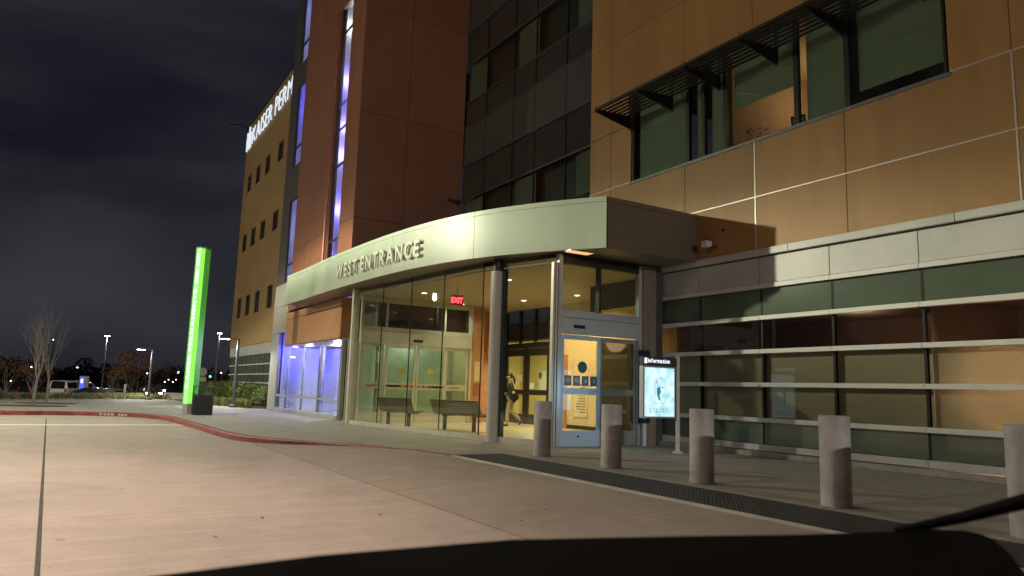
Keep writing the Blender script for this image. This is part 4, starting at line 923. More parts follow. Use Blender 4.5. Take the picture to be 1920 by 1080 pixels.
# benches
SLAT = mat('bench_slat', (0.13, 0.09, 0.06), 0.55, var=0.2, scale=6)
def bench(loc, ang, label, L):
    t = thing('bench', label, 'bench', loc, ang, group='slatted benches in the vestibule')
    for k in range(7): MB().obox((0.06+k*0.072, 0, 0.43+0.004*k), (0.055, L, 0.03)).build('seat_slat', SLAT, t, bevel=0.004)
    for k in range(6): MB().obox((0.0-0.028*k, 0, 0.49+k*0.063), (0.025, L, 0.058), 0, -0.35).build('back_slat', SLAT, t, bevel=0.004)
    for s_ in (-1, 1):
        MB().obox((0.10, s_*L*0.30, 0.20), (0.10, 0.055, 0.40)).build('leg', BLACKM, t)
        MB().obox((0.27, s_*L*0.30, 0.40), (0.50, 0.05, 0.03)).build('seat_arm', BLACKM, t)
        MB().obox((-0.03, s_*L*0.30, 0.62), (0.03, 0.05, 0.46), 0, -0.40).build('back_arm', BLACKM, t)
    return t
bench((8.42, 20.15, 0.02), math.atan2(0.42, 0.91), 'shorter looking dark slatted bench behind the curved glass, farther from the column', 1.35)
bench((9.38, 18.15, 0.02), math.atan2(0.24, 0.97), 'dark slatted bench behind the curved glass beside the round column', 2.05)

# ================================================================== SIGNS BY THE DOOR
inf = thing('information_sign', 'backlit blue white map panel headed information on a white pole', 'sign', (10.8, 11.05, 0), world=True)
smooth_angle(MB().tube((10.81, 11.05, 0.02), (10.81, 11.05, 1.97), 0.045, n=20).build('pole', mat('pole_white', (0.6, 0.6, 0.58), 0.45), inf))
MB().lathe([(0.11, 0.0), (0.11, 0.03), (0.05, 0.045)], 20, (10.81, 11.05, 0)).build('base', mat('pole_white', (0.6, 0.6, 0.58)), inf)
MB().box(9.86, 11.04, 0.70, 10.74, 11.16, 1.745).build('case', ALU, inf, bevel=0.008)
MB().box(9.86, 11.03, 1.755, 10.76, 11.16, 1.93).build('header', mat('header_slate', (0.045, 0.05, 0.075), 0.4), inf, bevel=0.006)
put_text('i', 'information', 0.125, 0.002, emis('sign_glow', (0.9, 0.92, 1.0), 1.3), inf, (9.98, 11.027, 1.81), (1, 0, 0), part='lettering', offset=0.002, width=0.60)
MB().box(9.885, 11.026, 1.79, 9.955, 11.029, 1.90).build('symbol', MATS['sign_glow'], inf)
scr = MB().box(9.90, 11.034, 0.735, 10.70, 11.039, 1.71).build('map_panel', None, inf)
Mx = bpy.data.materials.new('map_light'); Mx.use_nodes = True; t = Mx.node_tree; t.nodes.clear()
o_ = t.nodes.new('ShaderNodeOutputMaterial'); e_ = t.nodes.new('ShaderNodeEmission'); n_ = t.nodes.new('ShaderNodeTexNoise'); n_.inputs['Scale'].default_value = 5; tx = t.nodes.new('ShaderNodeTexCoord'); r_ = t.nodes.new('ShaderNodeValToRGB')
r_.color_ramp.elements[0].position = 0.35; r_.color_ramp.elements[0].color = (0.36, 0.72, 0.82, 1); r_.color_ramp.elements[1].position = 0.62; r_.color_ramp.elements[1].color = (0.74, 0.96, 1.0, 1)
t.links.new(tx.outputs['Object'], n_.inputs[0]); t.links.new(n_.outputs[0], r_.inputs[0]); t.links.new(r_.outputs[0], e_.inputs[0]); e_.inputs[1].default_value = 1.12; t.links.new(e_.outputs[0], o_.inputs[0])
scr.data.materials.append(Mx)
sc2 = MB().box(9.90, 11.161, 0.735, 10.70, 11.166, 1.71).build('map_panel', None, inf); sc2.data.materials.append(emis('map_back', (0.5, 0.85, 1.0), 3.0))
MAPB = mat('map_blue', (0.05, 0.22, 0.32), 0.5, emit=(0.05, 0.3, 0.42), es=0.6); MAPG = mat('map_grey', (0.3, 0.42, 0.46), 0.5, emit=(0.35, 0.6, 0.66), es=0.75)
yy = 11.030
for pts in ([(10.22, 1.30), (10.30, 1.34), (10.33, 1.22), (10.29, 1.16), (10.32, 1.05), (10.27, 1.06), (10.22, 1.17)],):
    b = MB(); b.face([(x, yy, z) for x, z in pts]); b.build('map_mark', MAPB, inf)
for (x0, z0, x1, z1) in ((10.16, 1.02, 10.17, 1.48), (10.44, 1.0, 10.45, 1.5), (10.16, 1.49, 10.45, 1.50), (10.16, 1.0, 10.45, 1.01), (10.2, 1.4, 10.24, 1.47), (10.34, 1.3, 10.42, 1.33), (10.16, 1.2, 10.2, 1.21)):
    MB().box(x0, yy, z0, x1, yy+0.002, z1).build('map_mark', MAPG, inf)
for r_i in range(2):
    for k in range(9): MB().box(10.03+k*0.058, yy, 0.87-r_i*0.05, 10.03+k*0.058+0.03, yy+0.002, 0.89-r_i*0.05).build('map_mark', MAPG if k % 3 else MAPB, inf)
bl = thing('blade_sign', 'narrow dark blue upright panel reading KAISER PERMANENTE beside the door', 'sign', (11.42, 12.78, 0), world=True)
MB().box(11.28, 12.70, 0.52, 11.56, 12.80, 2.18).build('panel', mat('navy_panel', (0.012, 0.02, 0.04), 0.35), bl, bevel=0.005)
put_text('v', 'KAISER PERMANENTE', 0.155, 0.002, mat('blade_letters', (0.55, 0.58, 0.6), 0.5), bl, (11.43, 12.695, 0.62), (0, 0, 1), (-1, 0, 0), width=1.42)
MB().box(11.38, 12.72, 0.0, 11.46, 12.79, 0.52).build('leg', mat('pole_white', (0, 0, 0)), bl)
cc = thing('security_camera', 'white box security camera on the wall beside the canopy end', 'camera', (XW-0.02, 11.33, 4.55))
MB().box(-0.2, -0.05, -0.07, -0.02, 0.13, 0.08).build('housing', mat('camera_white', (0.62, 0.6, 0.55), 0.45), cc, bevel=0.012)
MB().tube((0.0, -0.12, -0.07), (-0.12, -0.02, -0.06), 0.014).build('arm', BLACKM, cc); MB().tube((0.015, -0.12, -0.07), (-0.01, -0.12, -0.07), 0.035).build('mount', BLACKM, cc)
MB().path([(-0.06, 0.06, -0.07), (-0.06, 0.09, -0.14), (-0.04, 0.06, -0.2), (-0.02, 0.0, -0.16), (0.0, -0.1, -0.08)], [0.006]*5, 6).build('cable', BLACKM, cc)
sn = thing('wall_sensor', 'small dark dome sensor on the orange wall above the security camera', 'sensor', (XW-0.012, 10.98, 4.83))
MB().lathe([(0.035, 0), (0.03, 0.03), (0.012, 0.045)], 14).build('dome', BLACKM, sn).rotation_euler = (0, rad(-90), 0)

# ================================================================== PERSON
def skin_mesh(nodes, edges, radii, sub=2, root=0):
    me = bpy.data.meshes.new('skin'); me.from_pydata([Vector(n) for n in nodes], edges, [])
    ob = bpy.data.objects.new('skin', me); COL.objects.link(ob)
    md = ob.modifiers.new('s', 'SKIN'); md.use_smooth_shade = True; md.branch_smoothing = 0.6
    if not me.skin_vertices: me.skin_vertices.new()
    for i, r in enumerate(radii):
        sv = me.skin_vertices[0].data[i]; sv.radius = r if isinstance(r, tuple) else (r, r); sv.use_root = (i == root)
    ss_ = ob.modifiers.new('ss', 'SUBSURF'); ss_.levels = sub; ss_.render_levels = sub
    bpy.context.view_layer.update()
    r = bpy.data.meshes.new_from_object(ob.evaluated_get(bpy.context.evaluated_depsgraph_get()))
    bpy.data.objects.remove(ob); 
    for p in r.polygons: p.use_smooth = True
    return r
SKINM = mat('skin', (0.42, 0.25, 0.17), 0.55, var=0.05); JACK = mat('black_jacket', (0.016, 0.016, 0.018), 0.7, var=0.2); TROU = mat('beige_trousers', (0.42, 0.33, 0.21), 0.75, var=0.08); HAIR = mat('dark_hair', (0.022, 0.012, 0.008), 0.5, var=0.3); SHOE = mat('black_shoe', (0.02, 0.018, 0.016), 0.5); BAG = mat('black_bag', (0.013, 0.013, 0.014), 0.4)
person = thing('person', 'person in black jacket and beige trousers walking with a phone and shoulder bag', 'person', (12.45, 20.3, 0.02), math.atan2(0.52, -0.854))
nd = [(0, 0, .93), (0, 0, 1.12), (.02, 0, 1.30), (.03, 0, 1.42), (.06, 0, 1.50), (.085, 0, 1.565), (.09, 0, 1.635),
      (0.01, .10, .88), (.10, .09, .48), (.10, .09, .085), (.22, .09, .03),
      (-.01, -.10, .88), (-.04, -.09, .48), (-.32, -.09, .20), (-.30, -.09, .07),
      (.02, .17, 1.37), (-.04, .21, 1.10), (.20, .17, 1.03), (.27, .16, 1.04),
      (.02, -.17, 1.37), (-.02, -.21, 1.10), (.20, -.13, 1.05), (.27, -.12, 1.06)]
ed = [(0, 1), (1, 2), (2, 3), (3, 4), (4, 5), (5, 6), (0, 7), (7, 8), (8, 9), (9, 10), (0, 11), (11, 12), (12, 13), (13, 14), (2, 15), (15, 16), (16, 17), (17, 18), (2, 19), (19, 20), (20, 21), (21, 22)]
rd = [(.12, .15), (.10, .13), (.11, .15), (.065, .065), (.05, .05), (.085, .075), (.07, .065), .08, .052, .036, .032, .08, .052, .036, .03, .055, .040, .026, .030, .055, .040, .026, .030]
body = link('body', skin_mesh(nd, ed, rd), SKINM, person, loc=(0, 0, 0))
for sgn, w in ((1, Vector((.27, .16, 1.04))), (-1, Vector((.27, -.12, 1.06)))):          # fingers curled on the phone
    for k, ln in enumerate((.055, .065, .06, .05)):
        p0 = w+Vector((.015, -sgn*(.026-.017*k), -.002)); f_ = MB().path([p0, p0+Vector((ln*.6, 0, .012)), p0+Vector((ln*.8, 0, .035))], [.0085, .008, .006], 6); f_.build('finger', SKINM, body, smooth=True)
    MB().path([w+Vector((-.01, -sgn*.03, .005)), w+Vector((.025, -sgn*.048, .025)), w+Vector((.05, -sgn*.04, .04))], [.010, .009, .007], 6).build('thumb', SKINM, body, smooth=True)
# face
MB().path([(.165, 0, 1.60), (.188, 0, 1.565), (.165, 0, 1.56)], [.008, .014, .006], 6).build('nose', SKINM, body, smooth=True)
for s_ in (-1, 1):
    MB().lathe([(.004, -.011), (.011, 0), (.004, .011)], 8, (.158, s_*.032, 1.598)).build('eye', mat('eye_dark', (.02, .015, .012), .3), body, smooth=True)
    MB().lathe([(.006, -.028), (.014, 0), (.006, .028)], 8, (.085, s_*.078, 1.585)).build('ear', SKINM, body, smooth=True)
MB().box(.158, -.024, 1.530, .166, .024, 1.538).build('mouth', mat('lips', (.3, .12, .1), .5), body)
tn = [nd[0], nd[1], nd[2], nd[3], nd[15], nd[16], (.17, .175, 1.04), nd[19], nd[20], (.17, -.14, 1.055), (-.005, 0, .86)]
link('jacket', skin_mesh(tn, [(0, 1), (1, 2), (2, 3), (2, 4), (4, 5), (5, 6), (2, 7), (7, 8), (8, 9), (0, 10)], [(.135, .17), (.125, .155), (.13, .17), (.078, .078), .075, .060, .043, .075, .060, .043, (.15, .18)]), JACK, person, loc=(0, 0, 0))
link('trousers', skin_mesh([nd[0], nd[7], nd[8], (.10, .09, .13), nd[11], nd[12], (-.30, -.09, .23)], [(0, 1), (1, 2), (2, 3), (0, 4), (4, 5), (5, 6)], [(.13, .155), .098, .068, .058, .098, .068, .055]), TROU, person, loc=(0, 0, 0))
link('shoe', skin_mesh([(.06, .09, .06), (.14, .09, .045), (.24, .09, .035)], [(0, 1), (1, 2)], [.05, .045, .038]), SHOE, person, loc=(0, 0, 0))
link('shoe', skin_mesh([(-.36, -.09, .20), (-.33, -.09, .12), (-.28, -.09, .045)], [(0, 1), (1, 2)], [.05, .045, .038]), SHOE, person, loc=(0, 0, 0))
link('hair', skin_mesh([(.075, 0, 1.69), (.03, 0, 1.64), (.0, 0, 1.58), (-.06, 0, 1.60), (-.10, 0, 1.50), (-.11, 0, 1.36)], [(0, 1), (1, 2), (2, 3), (3, 4), (4, 5)], [(.065, .085), (.085, .095), (.07, .08), .035, .042, .02]), HAIR, person, loc=(0, 0, 0))
ph = tag(MB().obox((0, 0, 0), (.075, .012, .15), math.atan2(0.52, -0.854), 0.5).build('phone', BLACKM), 'dark phone held in front of the walking person', 'phone')
ph.location = person.matrix_basis @ Vector((.335, .02, 1.09))
bag = thing('shoulder_bag', 'black shoulder bag with a pale buckle at the walking person’s hip', 'bag', person.location+Vector((0, 0, 0)), person.rotation_euler.z)
smooth_angle(MB().obox((-.10, .24, .97), (.30, .12, .26)).build('pouch', BAG, bag, bevel=.04, seg=3, loc=(0, 0, 0)))
MB().path([(-.10, .24, 1.08), (-.08, .22, 1.25), (.0, .16, 1.45), (.02, .08, 1.47)], [.012]*4, 6).build('strap', BAG, bag, loc=(0, 0, 0)); MB().box(-.12, .285, 1.07, -.04, .305, 1.13).build('buckle', mat('buckle', (.7, .68, .6), .3), bag, loc=(0, 0, 0))

# ================================================================== PYLON AND LITTER BIN
pyl = thing('pylon_sign', 'tall glowing green pylon sign with a column of white letters', 'sign', (3.92, 28.3, 0))
GRB = emis('pylon_green', (0.30, 1.0, 0.10), 1.15); GRD = mat('pylon_side', (0.07, 0.30, 0.04), 0.4, emit=(0.06, 0.42, 0.03), es=0.32); GRW = emis('pylon_white', (0.93, 1.0, 0.94), 1.3)
P_ = [(-0.24, 0.02), (-0.12, -0.14), (0.02, -0.14), (0.24, 0.06), (0.24, 0.30), (-0.24, 0.30)]
def pf_(i, j, M_, nm, z0=0.36, z1=6.0, inset=0):
    a, b_ = Vector(P_[i]), Vector(P_[j]); q = MB(); q.face([(a.x, a.y, z0), (b_.x, b_.y, z0), (b_.x, b_.y, z1), (a.x, a.y, z1)]); return q.build(nm, M_, pyl)
MB().prism([(x*0.98, y*0.98+0.003) for x, y in P_], 0.37, 5.97).build('core', mat('pylon_core', (0.05, 0.2, 0.03), 0.5), pyl)
tf = pf_(0, 1, mat('pylon_text_face', (0.08, 0.45, 0.06), 0.4, emit=(0.42, 1.0, 0.34), es=1.0), 'lettered_face'); pf_(1, 2, GRB, 'lit_face'); pf_(2, 3, GRD, 'side_face'); pf_(3, 4, GRD, 'side_face'); pf_(4, 5, GRD, 'back_face'); pf_(5, 0, GRD, 'side_face')
MB().prism([(x*1.04, y*1.04) for x, y in P_], 5.98, 6.04).build('cap', mat('pylon_cap', (0.05, 0.16, 0.04), 0.5), pyl)
MB().prism([(x*0.9, y*0.9) for x, y in P_], 0.0, 0.36).build('plinth', mat('plinth_stone', (0.30, 0.27, 0.22), 0.8), pyl)
a, b_ = Vector((*P_[0], 0)), Vector((*P_[1], 0)); d_ = (b_-a).normalized(); nrm = Vector((d_.y, -d_.x, 0))
put_text('p', 'KAISER PERMANENTE', 0.17, 0.003, GRW, tf, a+d_*0.16+nrm*0.006+Vector((0, 0, 0.9)), (0, 0, 1), -d_, width=3.6, part='letter', offset=0.006)
for (z0, z1) in ((4.7, 5.2), (5.32, 5.8)):
    q = MB(); q.face([a+d_*0.03+nrm*0.006+Vector((0, 0, z0)), a+d_*0.17+nrm*0.006+Vector((0, 0, z0)), a+d_*0.17+nrm*0.006+Vector((0, 0, z1)), a+d_*0.03+nrm*0.006+Vector((0, 0, z1))]); q.build('emblem', GRW, tf)
bin_ = thing('litter_bin', 'dark slatted metal litter bin with an open top frame beside the green pylon', 'bin', (4.22, 27.6, 0), rad(-8))
for k in range(9): MB().box(-0.31, -0.30, 0.03+k*0.073, 0.31, -0.27, 0.09+k*0.073).build('slat', BLACKM, bin_)
for k in range(9): MB().box(-0.34, -0.28, 0.03+k*0.073, -0.315, 0.28, 0.09+k*0.073).build('slat', BLACKM, bin_); MB().box(0.315, -0.28, 0.03+k*0.073, 0.34, 0.28, 0.09+k*0.073).build('slat', BLACKM, bin_)
MB().box(-0.30, -0.262, 0.02, 0.30, 0.28, 0.66).build('liner', mat('bin_liner', (0.03, 0.032, 0.045), 0.6), bin_); MB().box(-0.34, -0.31, 0.69, 0.34, 0.3, 0.72).build('rim', BLACKM, bin_)
for x in (-0.32, 0.32): MB().tube((x, -0.28, 0.72), (x, -0.28, 0.98), 0.015).build('upright', BLACKM, bin_); MB().tube((x, 0.26, 0.72), (x, 0.26, 0.98), 0.015).build('upright', BLACKM, bin_)
MB().box(-0.36, -0.3, 0.97, 0.36, 0.28, 1.0).build('lid', BLACKM, bin_, bevel=0.008)

# ================================================================== LAMPS
POLEM = mat('lamp_pole', (0.11, 0.11, 0.115), 0.4, metal=0.4)
def ped_lamp(loc, h, label, power, arm_dir):
    t = thing('street_lamp', label, 'lamp', loc, arm_dir)
    smooth_angle(MB().lathe([(0.20, 0), (0.20, 0.10), (0.14, 0.12), (0.075, 0.16), (0.060, h)], 16).build('pole', POLEM, t))
    MB().path([(0, 0, h-0.03), (0.22, 0, h+0.02), (0.5, 0, h+0.02)], [0.03, 0.03, 0.025], 8).build('arm', POLEM, t)
    hd = MB().box(0.38, -0.12, h-0.02, 0.86, 0.12, h+0.06).build('lamp_head', POLEM, t, bevel=0.012)
    MB().box(0.42, -0.10, h-0.035, 0.83, 0.10, h-0.021).build('lens', emis('lamp_led', (0.88, 0.92, 1.0), 60), hd)
    light('SPOT', 'lamp_beam', (0.62, 0, h-0.06), power, (0.95, 1.0, 0.90), 0.12, t, 168, 0.35, (0, 0, 0))
    return t
ped_lamp((6.85, 36.0, 0), 3.2, 'black lamp post with lit arm lamp before the green shrubs', 900, math.atan2(0.3, -0.95))
ped_lamp((4.28, 47.6, 0), 2.93, 'black lamp post with lit arm lamp by the low concrete wall', 900, math.atan2(0.3, -0.95))
def lot_lamp(x, y, zb, h, label, power, col, prof=PROFILE, arm=0.5, ang=0, led=70, size=0.25, **kw):
    t = thing('parking_lamp', label, 'lamp', (x, y, zb), ang, group='tall parking lot lamps')
    smooth_angle(MB().lathe([(0.3, 0), (0.3, 0.75), (0.28, 0.78), (0.09, 0.79), (0.065, h)], 16).build('pole', POLEM, t))
    MB().box(0, -0.03, h-0.06, arm, 0.03, h).build('arm', POLEM, t)
    hd = MB().box(arm-0.1, -0.18, h-0.05, arm+0.55, 0.18, h+0.05).build('lamp_head', POLEM, t, bevel=0.015)
    MB().box(arm-0.05, -0.15, h-0.066, arm+0.5, 0.15, h-0.051).build('lens', emis('lot_led', (0.93, 0.96, 1.0), led), hd)
    if power: roadway_light('lamp_beam', (arm+0.22, 0, h-0.11-size), power, col, t, size, prof)
    return t
LOTZ = -0.98
# the lamp whose light throws the canopy, sign and bollard shadows (just left of the picture)
lot_lamp(-6.3, 24.5, -0.14, 9.65, 'tall parking lamp left of the picture lighting the entrance canopy', 16800, (1.0, 0.985, 0.72), spot=168, blend=0.12, arm=0.4, ang=math.atan2(-0.5, 0.4))
lot_lamp(-6.2, 8.0, -0.14, 9.6, 'tall parking lamp beside the car lighting the driveway', 6900, (1.0, 0.77, 0.62), prof=PROFILE_S, arm=0.5, ang=math.atan2(0.3, 0.9))
lot_lamp(-26, 10, -0.14, 9.4, 'tall parking lamp in the lot left of the driveway', 600, (1.0, 0.82, 0.66), spot=178, blend=0.1, arm=0.5, ang=0)
lot_lamp(7.55, -36.5, 0.0, 9.6, 'tall parking lamp far behind the camera along the building', 23000, (1.0, 0.92, 0.84), prof=tuple((p, max(v, 0.5)) for p, v in PROFILE), arm=0.5, ang=1.57)
lot_lamp(-17, 50, LOTZ, 10, 'tall unseen parking lamp added on the left to light the far wing', 11000, (1.0, 0.90, 0.66), prof=tuple((p, max(v, 0.45)) for p, v in PROFILE), arm=0.5)  # out of view, put in to brighten the far wing and its surroundings
for (px, py, D, lab) in ((201, 630, 105, 'distant tall lit lamp pole above the parked cars'), (412, 625, 105, 'distant tall lit lamp pole right of the green pylon')):
    p = at(px, py, D); lot_lamp(p.x, p.y, LOTZ, p.z-LOTZ+0.05, lab, 12000, (0.95, 1.0, 1.0), arm=-0.2, ang=0)

# ================================================================== LEFT BACKGROUND
BARK = mat('pale_bark', (0.155, 0.135, 0.12), 0.85, var=0.25, scale=12, bump=0.3, bscale=40); BARKD = mat('grey_bark', (0.17, 0.14, 0.11), 0.9, var=0.25, scale=12)
RUST = mat('rust_leaf', (0.12, 0.062, 0.034), 0.7, var=0.35, scale=3, col2=(0.19, 0.10, 0.05))
def tree(loc, H, trunk_h, label, seed, bark, spread=0.55, leaves=0, rx=1.0, r0=0.07, depth=5, group=None, lean=0.0):
    rnd = random.Random(seed); t = thing('bare_tree', label, 'tree', loc, 0, group)
    tb, cb, tips = MB(), MB(), []
    def grow(p, d, L, r, lvl, mb):
        pts = [p]; rs = [r]; n = 3; q = p.copy(); dd = d.copy()
        for k in range(n):
            wg = .10 if lvl else .025; dd = (dd+Vector((rnd.gauss(0, wg), rnd.gauss(0, wg), rnd.gauss(0.05, .05)))).normalized(); q = q+dd*L/n; pts.append(q.copy()); rs.append(r*(1-0.40*(k+1)/n))
        mb.path(pts, rs, 5 if lvl < 2 else 3)
        if lvl >= depth: tips.append(q); return
        nb = rnd.choice((2, 3, 3)) if lvl else 4
        for k in range(nb):
            a = rnd.random()*6.283; e = dd.orthogonal().normalized(); e2 = dd.cross(e); sp = spread*(0.6+0.7*rnd.random())*(0.3 if (k == 0 and lvl < 2) else 1)
            nd_ = (dd+(e*math.cos(a)+e2*math.sin(a))*sp*rx+Vector((0, 0, 0.16))).normalized()
            s_ = rnd.randint(1, n) if (lvl and k) else n
            grow(pts[s_].copy(), nd_, L*(0.66+0.2*rnd.random()) if lvl else (H-trunk_h)*0.36, rs[s_]*0.68, lvl+1, cb if lvl >= 1 else tb)
    grow(Vector((0, 0, 0)), Vector((lean, 0, 1)), trunk_h, r0, 0, tb)
    zmax = max(v[2] for v in cb.v) if cb.v else H
    tb.build('trunk', bark, t); cr_ = cb.build('crown', bark, t)
    if leaves:
        lb_ = MB()
        for _ in range(leaves):
            p = rnd.choice(tips)+Vector((rnd.gauss(0, .12), rnd.gauss(0, .12), rnd.gauss(0, .12))); q = Vector((rnd.uniform(-1, 1), rnd.uniform(-1, 1), rnd.uniform(-1, .4))).normalized()*0.07; e = q.orthogonal().normalized()*0.03
            lb_.face([p-q, p+e, p+q, p-e])
        lb_.build('leaf_mass', RUST, cr_, kind='stuff')
    t.scale = (1, 1, 1); k = H/zmax; t.scale = (k, k, k)
    return t
tree((-0.95, 34.4, 0), 4.35, 1.15, 'pale barked bare young tree nearest the driveway kerb', 3, BARK, 0.40, r0=0.085)
tree((-0.58, 38.0, 0), 4.3, 1.1, 'pale barked bare young tree just behind the nearest one', 14, BARK, 0.40, r0=0.08)
BED = mat('mulch', (0.075, 0.035, 0.022), 0.95, var=0.35, scale=18, bump=0.5)
for (x, y) in ((-0.95, 34.4), (-0.58, 38.0)): struct(MB().prism([(x+1.15*math.cos(k*0.5236)*(1 if abs(math.cos(k*0.5236)) > .1 else 1), y+0.75*math.sin(k*0.5236)) for k in range(12)], 0.001, 0.02).build('tree_pit', BED))
bt = [(10, 62, 4.0, 400, 'small bare tree with a few rust leaves at the left edge'), (58, 62, 3.6, 500, 'low spreading tree with rust leaves behind the hedge left of the white van'), (207, 60, 3.3, 120, 'thin bare sapling before the dark parked car'), (250, 64, 4.3, 2600, 'spreading tree full of rust brown leaves behind the lamp post'), (291, 78, 4.0, 900, 'farther rust leaved tree right of the lamp post'), (372, 70, 4.2, 300, 'dim tree seen beyond the green pylon'), (415, 74, 4.6, 60, 'dark bare tree by the corner of the tan wing')]
for i, (px, D, H, lv, lab) in enumerate(bt):
    p = at(px, 740, D); tree((p.x, p.y, LOTZ if D > 52 else 0), H, 0.9, lab, 40+i, BARKD if i not in (3,) else BARK, 0.75, lv, r0=0.09, rx=1.2)

def leaf_blob(b, c, rad3, n, rnd, s_=0.05):
    for _ in range(n):
        v = Vector((rnd.gauss(0, 1), rnd.gauss(0, 1), rnd.gauss(0, 1))).normalized()*(rnd.random()**0.33)
        p = Vector((c[0]+v.x*rad3[0], c[1]+v.y*rad3[1], c[2]+v.z*rad3[2]))
        if p.z < 0.01: continue
        q = Vector((rnd.uniform(-1, 1), rnd.uniform(-1, 1), rnd.uniform(-.3, 1))).normalized()*s_*rnd.uniform(.6, 1.4); e = q.orthogonal().normalized()*s_*0.42
        b.face([p-q, p+e, p+q, p-e])
SHRUB = mat('shrub_leaf', (0.075, 0.115, 0.022), 0.6, var=0.35, scale=2.5, col2=(0.13, 0.16, 0.035)); HEDGE = mat('hedge_leaf', (0.11, 0.075, 0.022), 0.75, var=0.4, scale=1.2, col2=(0.13, 0.12, 0.03)); STEM = mat('stem', (0.06, 0.045, 0.03), 0.9)
rnd = random.Random(5)
labs = ['green rounded shrub nearest the silver corner panels', 'green shrub directly behind the lamp post', 'green shrub left of the lamp post', 'green shrub beside the green pylon', 'green shrub farthest along the tan wing', 'green shrub at the back left of the planting bed']
for i, (x, y, rx_, ry_, h) in enumerate(((8.75, 37.6, 0.65, 1.2, 1.1), (8.1, 40.0, 0.8, 1.4, 1.25), (7.5, 42.8, 0.9, 1.4, 1.2), (6.9, 45.6, 0.9, 1.4, 1.1), (8.5, 46.5, 0.8, 1.6, 1.3), (7.4, 48.4, 0.9, 1.2, 1.2))):
    t = thing('shrub', labs[i], 'shrub', (x, y, 0.02), 0, 'green shrubs in the bed along the tan wing'); b = MB()
    for k in range(7):
        a = k*0.9+rnd.random(); leaf_blob(b, (rx_*0.5*math.cos(a), ry_*0.55*math.sin(a), h*rnd.uniform(.42, .62)), (rx_*0.62, ry_*0.55, h*0.42), 620, rnd, 0.05)
    b.build('foliage', SHRUB, t); st_ = MB()
    for k in range(5): a = k*1.25; st_.tube((0, 0, -0.02), (rx_*.4*math.cos(a), ry_*.4*math.sin(a), h*.6), .018, .008, 5)
    st_.build('stem', STEM, t)
bedp = [(7.2, 34.9), (9.55, 34.9), (9.55, 50.3), (6.0, 50.3), (5.7, 47.0), (6.2, 42.0)]
struct(MB().prism(bedp, 0.002, 0.02).build('planting_bed', BED))
b = MB()
GRASS = mat('fountain_grass', (0.20, 0.17, 0.07), 0.8, var=0.35, scale=3, col2=(0.22, 0.22, 0.07))
for k in range(46):
    t_ = rnd.random(); cx = 7.45-1.35*t_+rnd.gauss(0, .18); cy_ = 35.3+9.5*t_+rnd.gauss(0, .5)
    for q in range(46):
        a = rnd.random()*6.283; L = rnd.uniform(.25, .55); o_ = Vector((cx+rnd.gauss(0, .05), cy_+rnd.gauss(0, .05), 0.02)); d_ = Vector((math.cos(a), math.sin(a), 0)); m1 = o_+d_*L*.25+Vector((0, 0, L*.75)); e1 = o_+d_*L*.65+Vector((0, 0, L*.8)); w_ = Vector((-d_.y, d_.x, 0))*.006
        b.face([o_-w_, o_+w_, m1+w_, m1-w_]); b.face([m1-w_, m1+w_, e1])
og = b.build('fountain_grass', GRASS); og['kind'] = 'stuff'; og['label'] = 'straw coloured fountain grass fringing the planting bed'
# hedge strip behind the far pavement
hd = thing('hedge', 'long low brown green hedge in front of the parked cars', 'hedge', (5.4, 49.3, 0), math.atan2(11.4, 14.4)); b = MB()
for k in range(70):
    x = -18.6+k*0.27+rnd.uniform(-.1, .1)
    if abs(x+6.4) < .2: continue
    leaf_blob(b, (x, rnd.uniform(.2, .8), 0.18), (0.42, 0.6, 0.20+rnd.uniform(-.03, .03)), 260, rnd, 0.05)
b.build('foliage', HEDGE, hd); b = MB()
for k in range(30): b.tube((-18.5+k*.62, .5, 0), (-18.5+k*.62+rnd.uniform(-.2, .2), .5, .4), .02, .01, 5)
b.build('stem', STEM, hd)
lw = thing('garden_wall', 'low pale concrete wall left of the green pylon', 'wall', (6.0, 50.0, 0))
MB().box(-0.55, -0.15, 0, 3.2, 0.15, 0.34).build('wall', mat('wall_concrete', (0.40, 0.34, 0.26), 0.8, dirt=0.2), lw, bevel=0.01); MB().box(-0.62, -0.2, 0, -0.56, 0.2, 0.42).build('end_pier', WHITEP, lw); MB().box(-0.6, -0.19, 0.345, 3.2, 0.19, 0.40).build('wall_cap', WALKC, lw)
mp_ = thing('marker_post', 'slim white marker post at the back edge of the pavement', 'post', (3.02, 47.4, 0)); MB().box(-0.06, -0.06, 0, 0.06, 0.06, 0.84).build('post', mat('post_white', (0.6, 0.6, 0.55), 0.6), mp_, bevel=0.01); MB().box(-0.065, -0.065, 0.845, 0.065, 0.065, 0.88).build('cap', ALU, mp_)

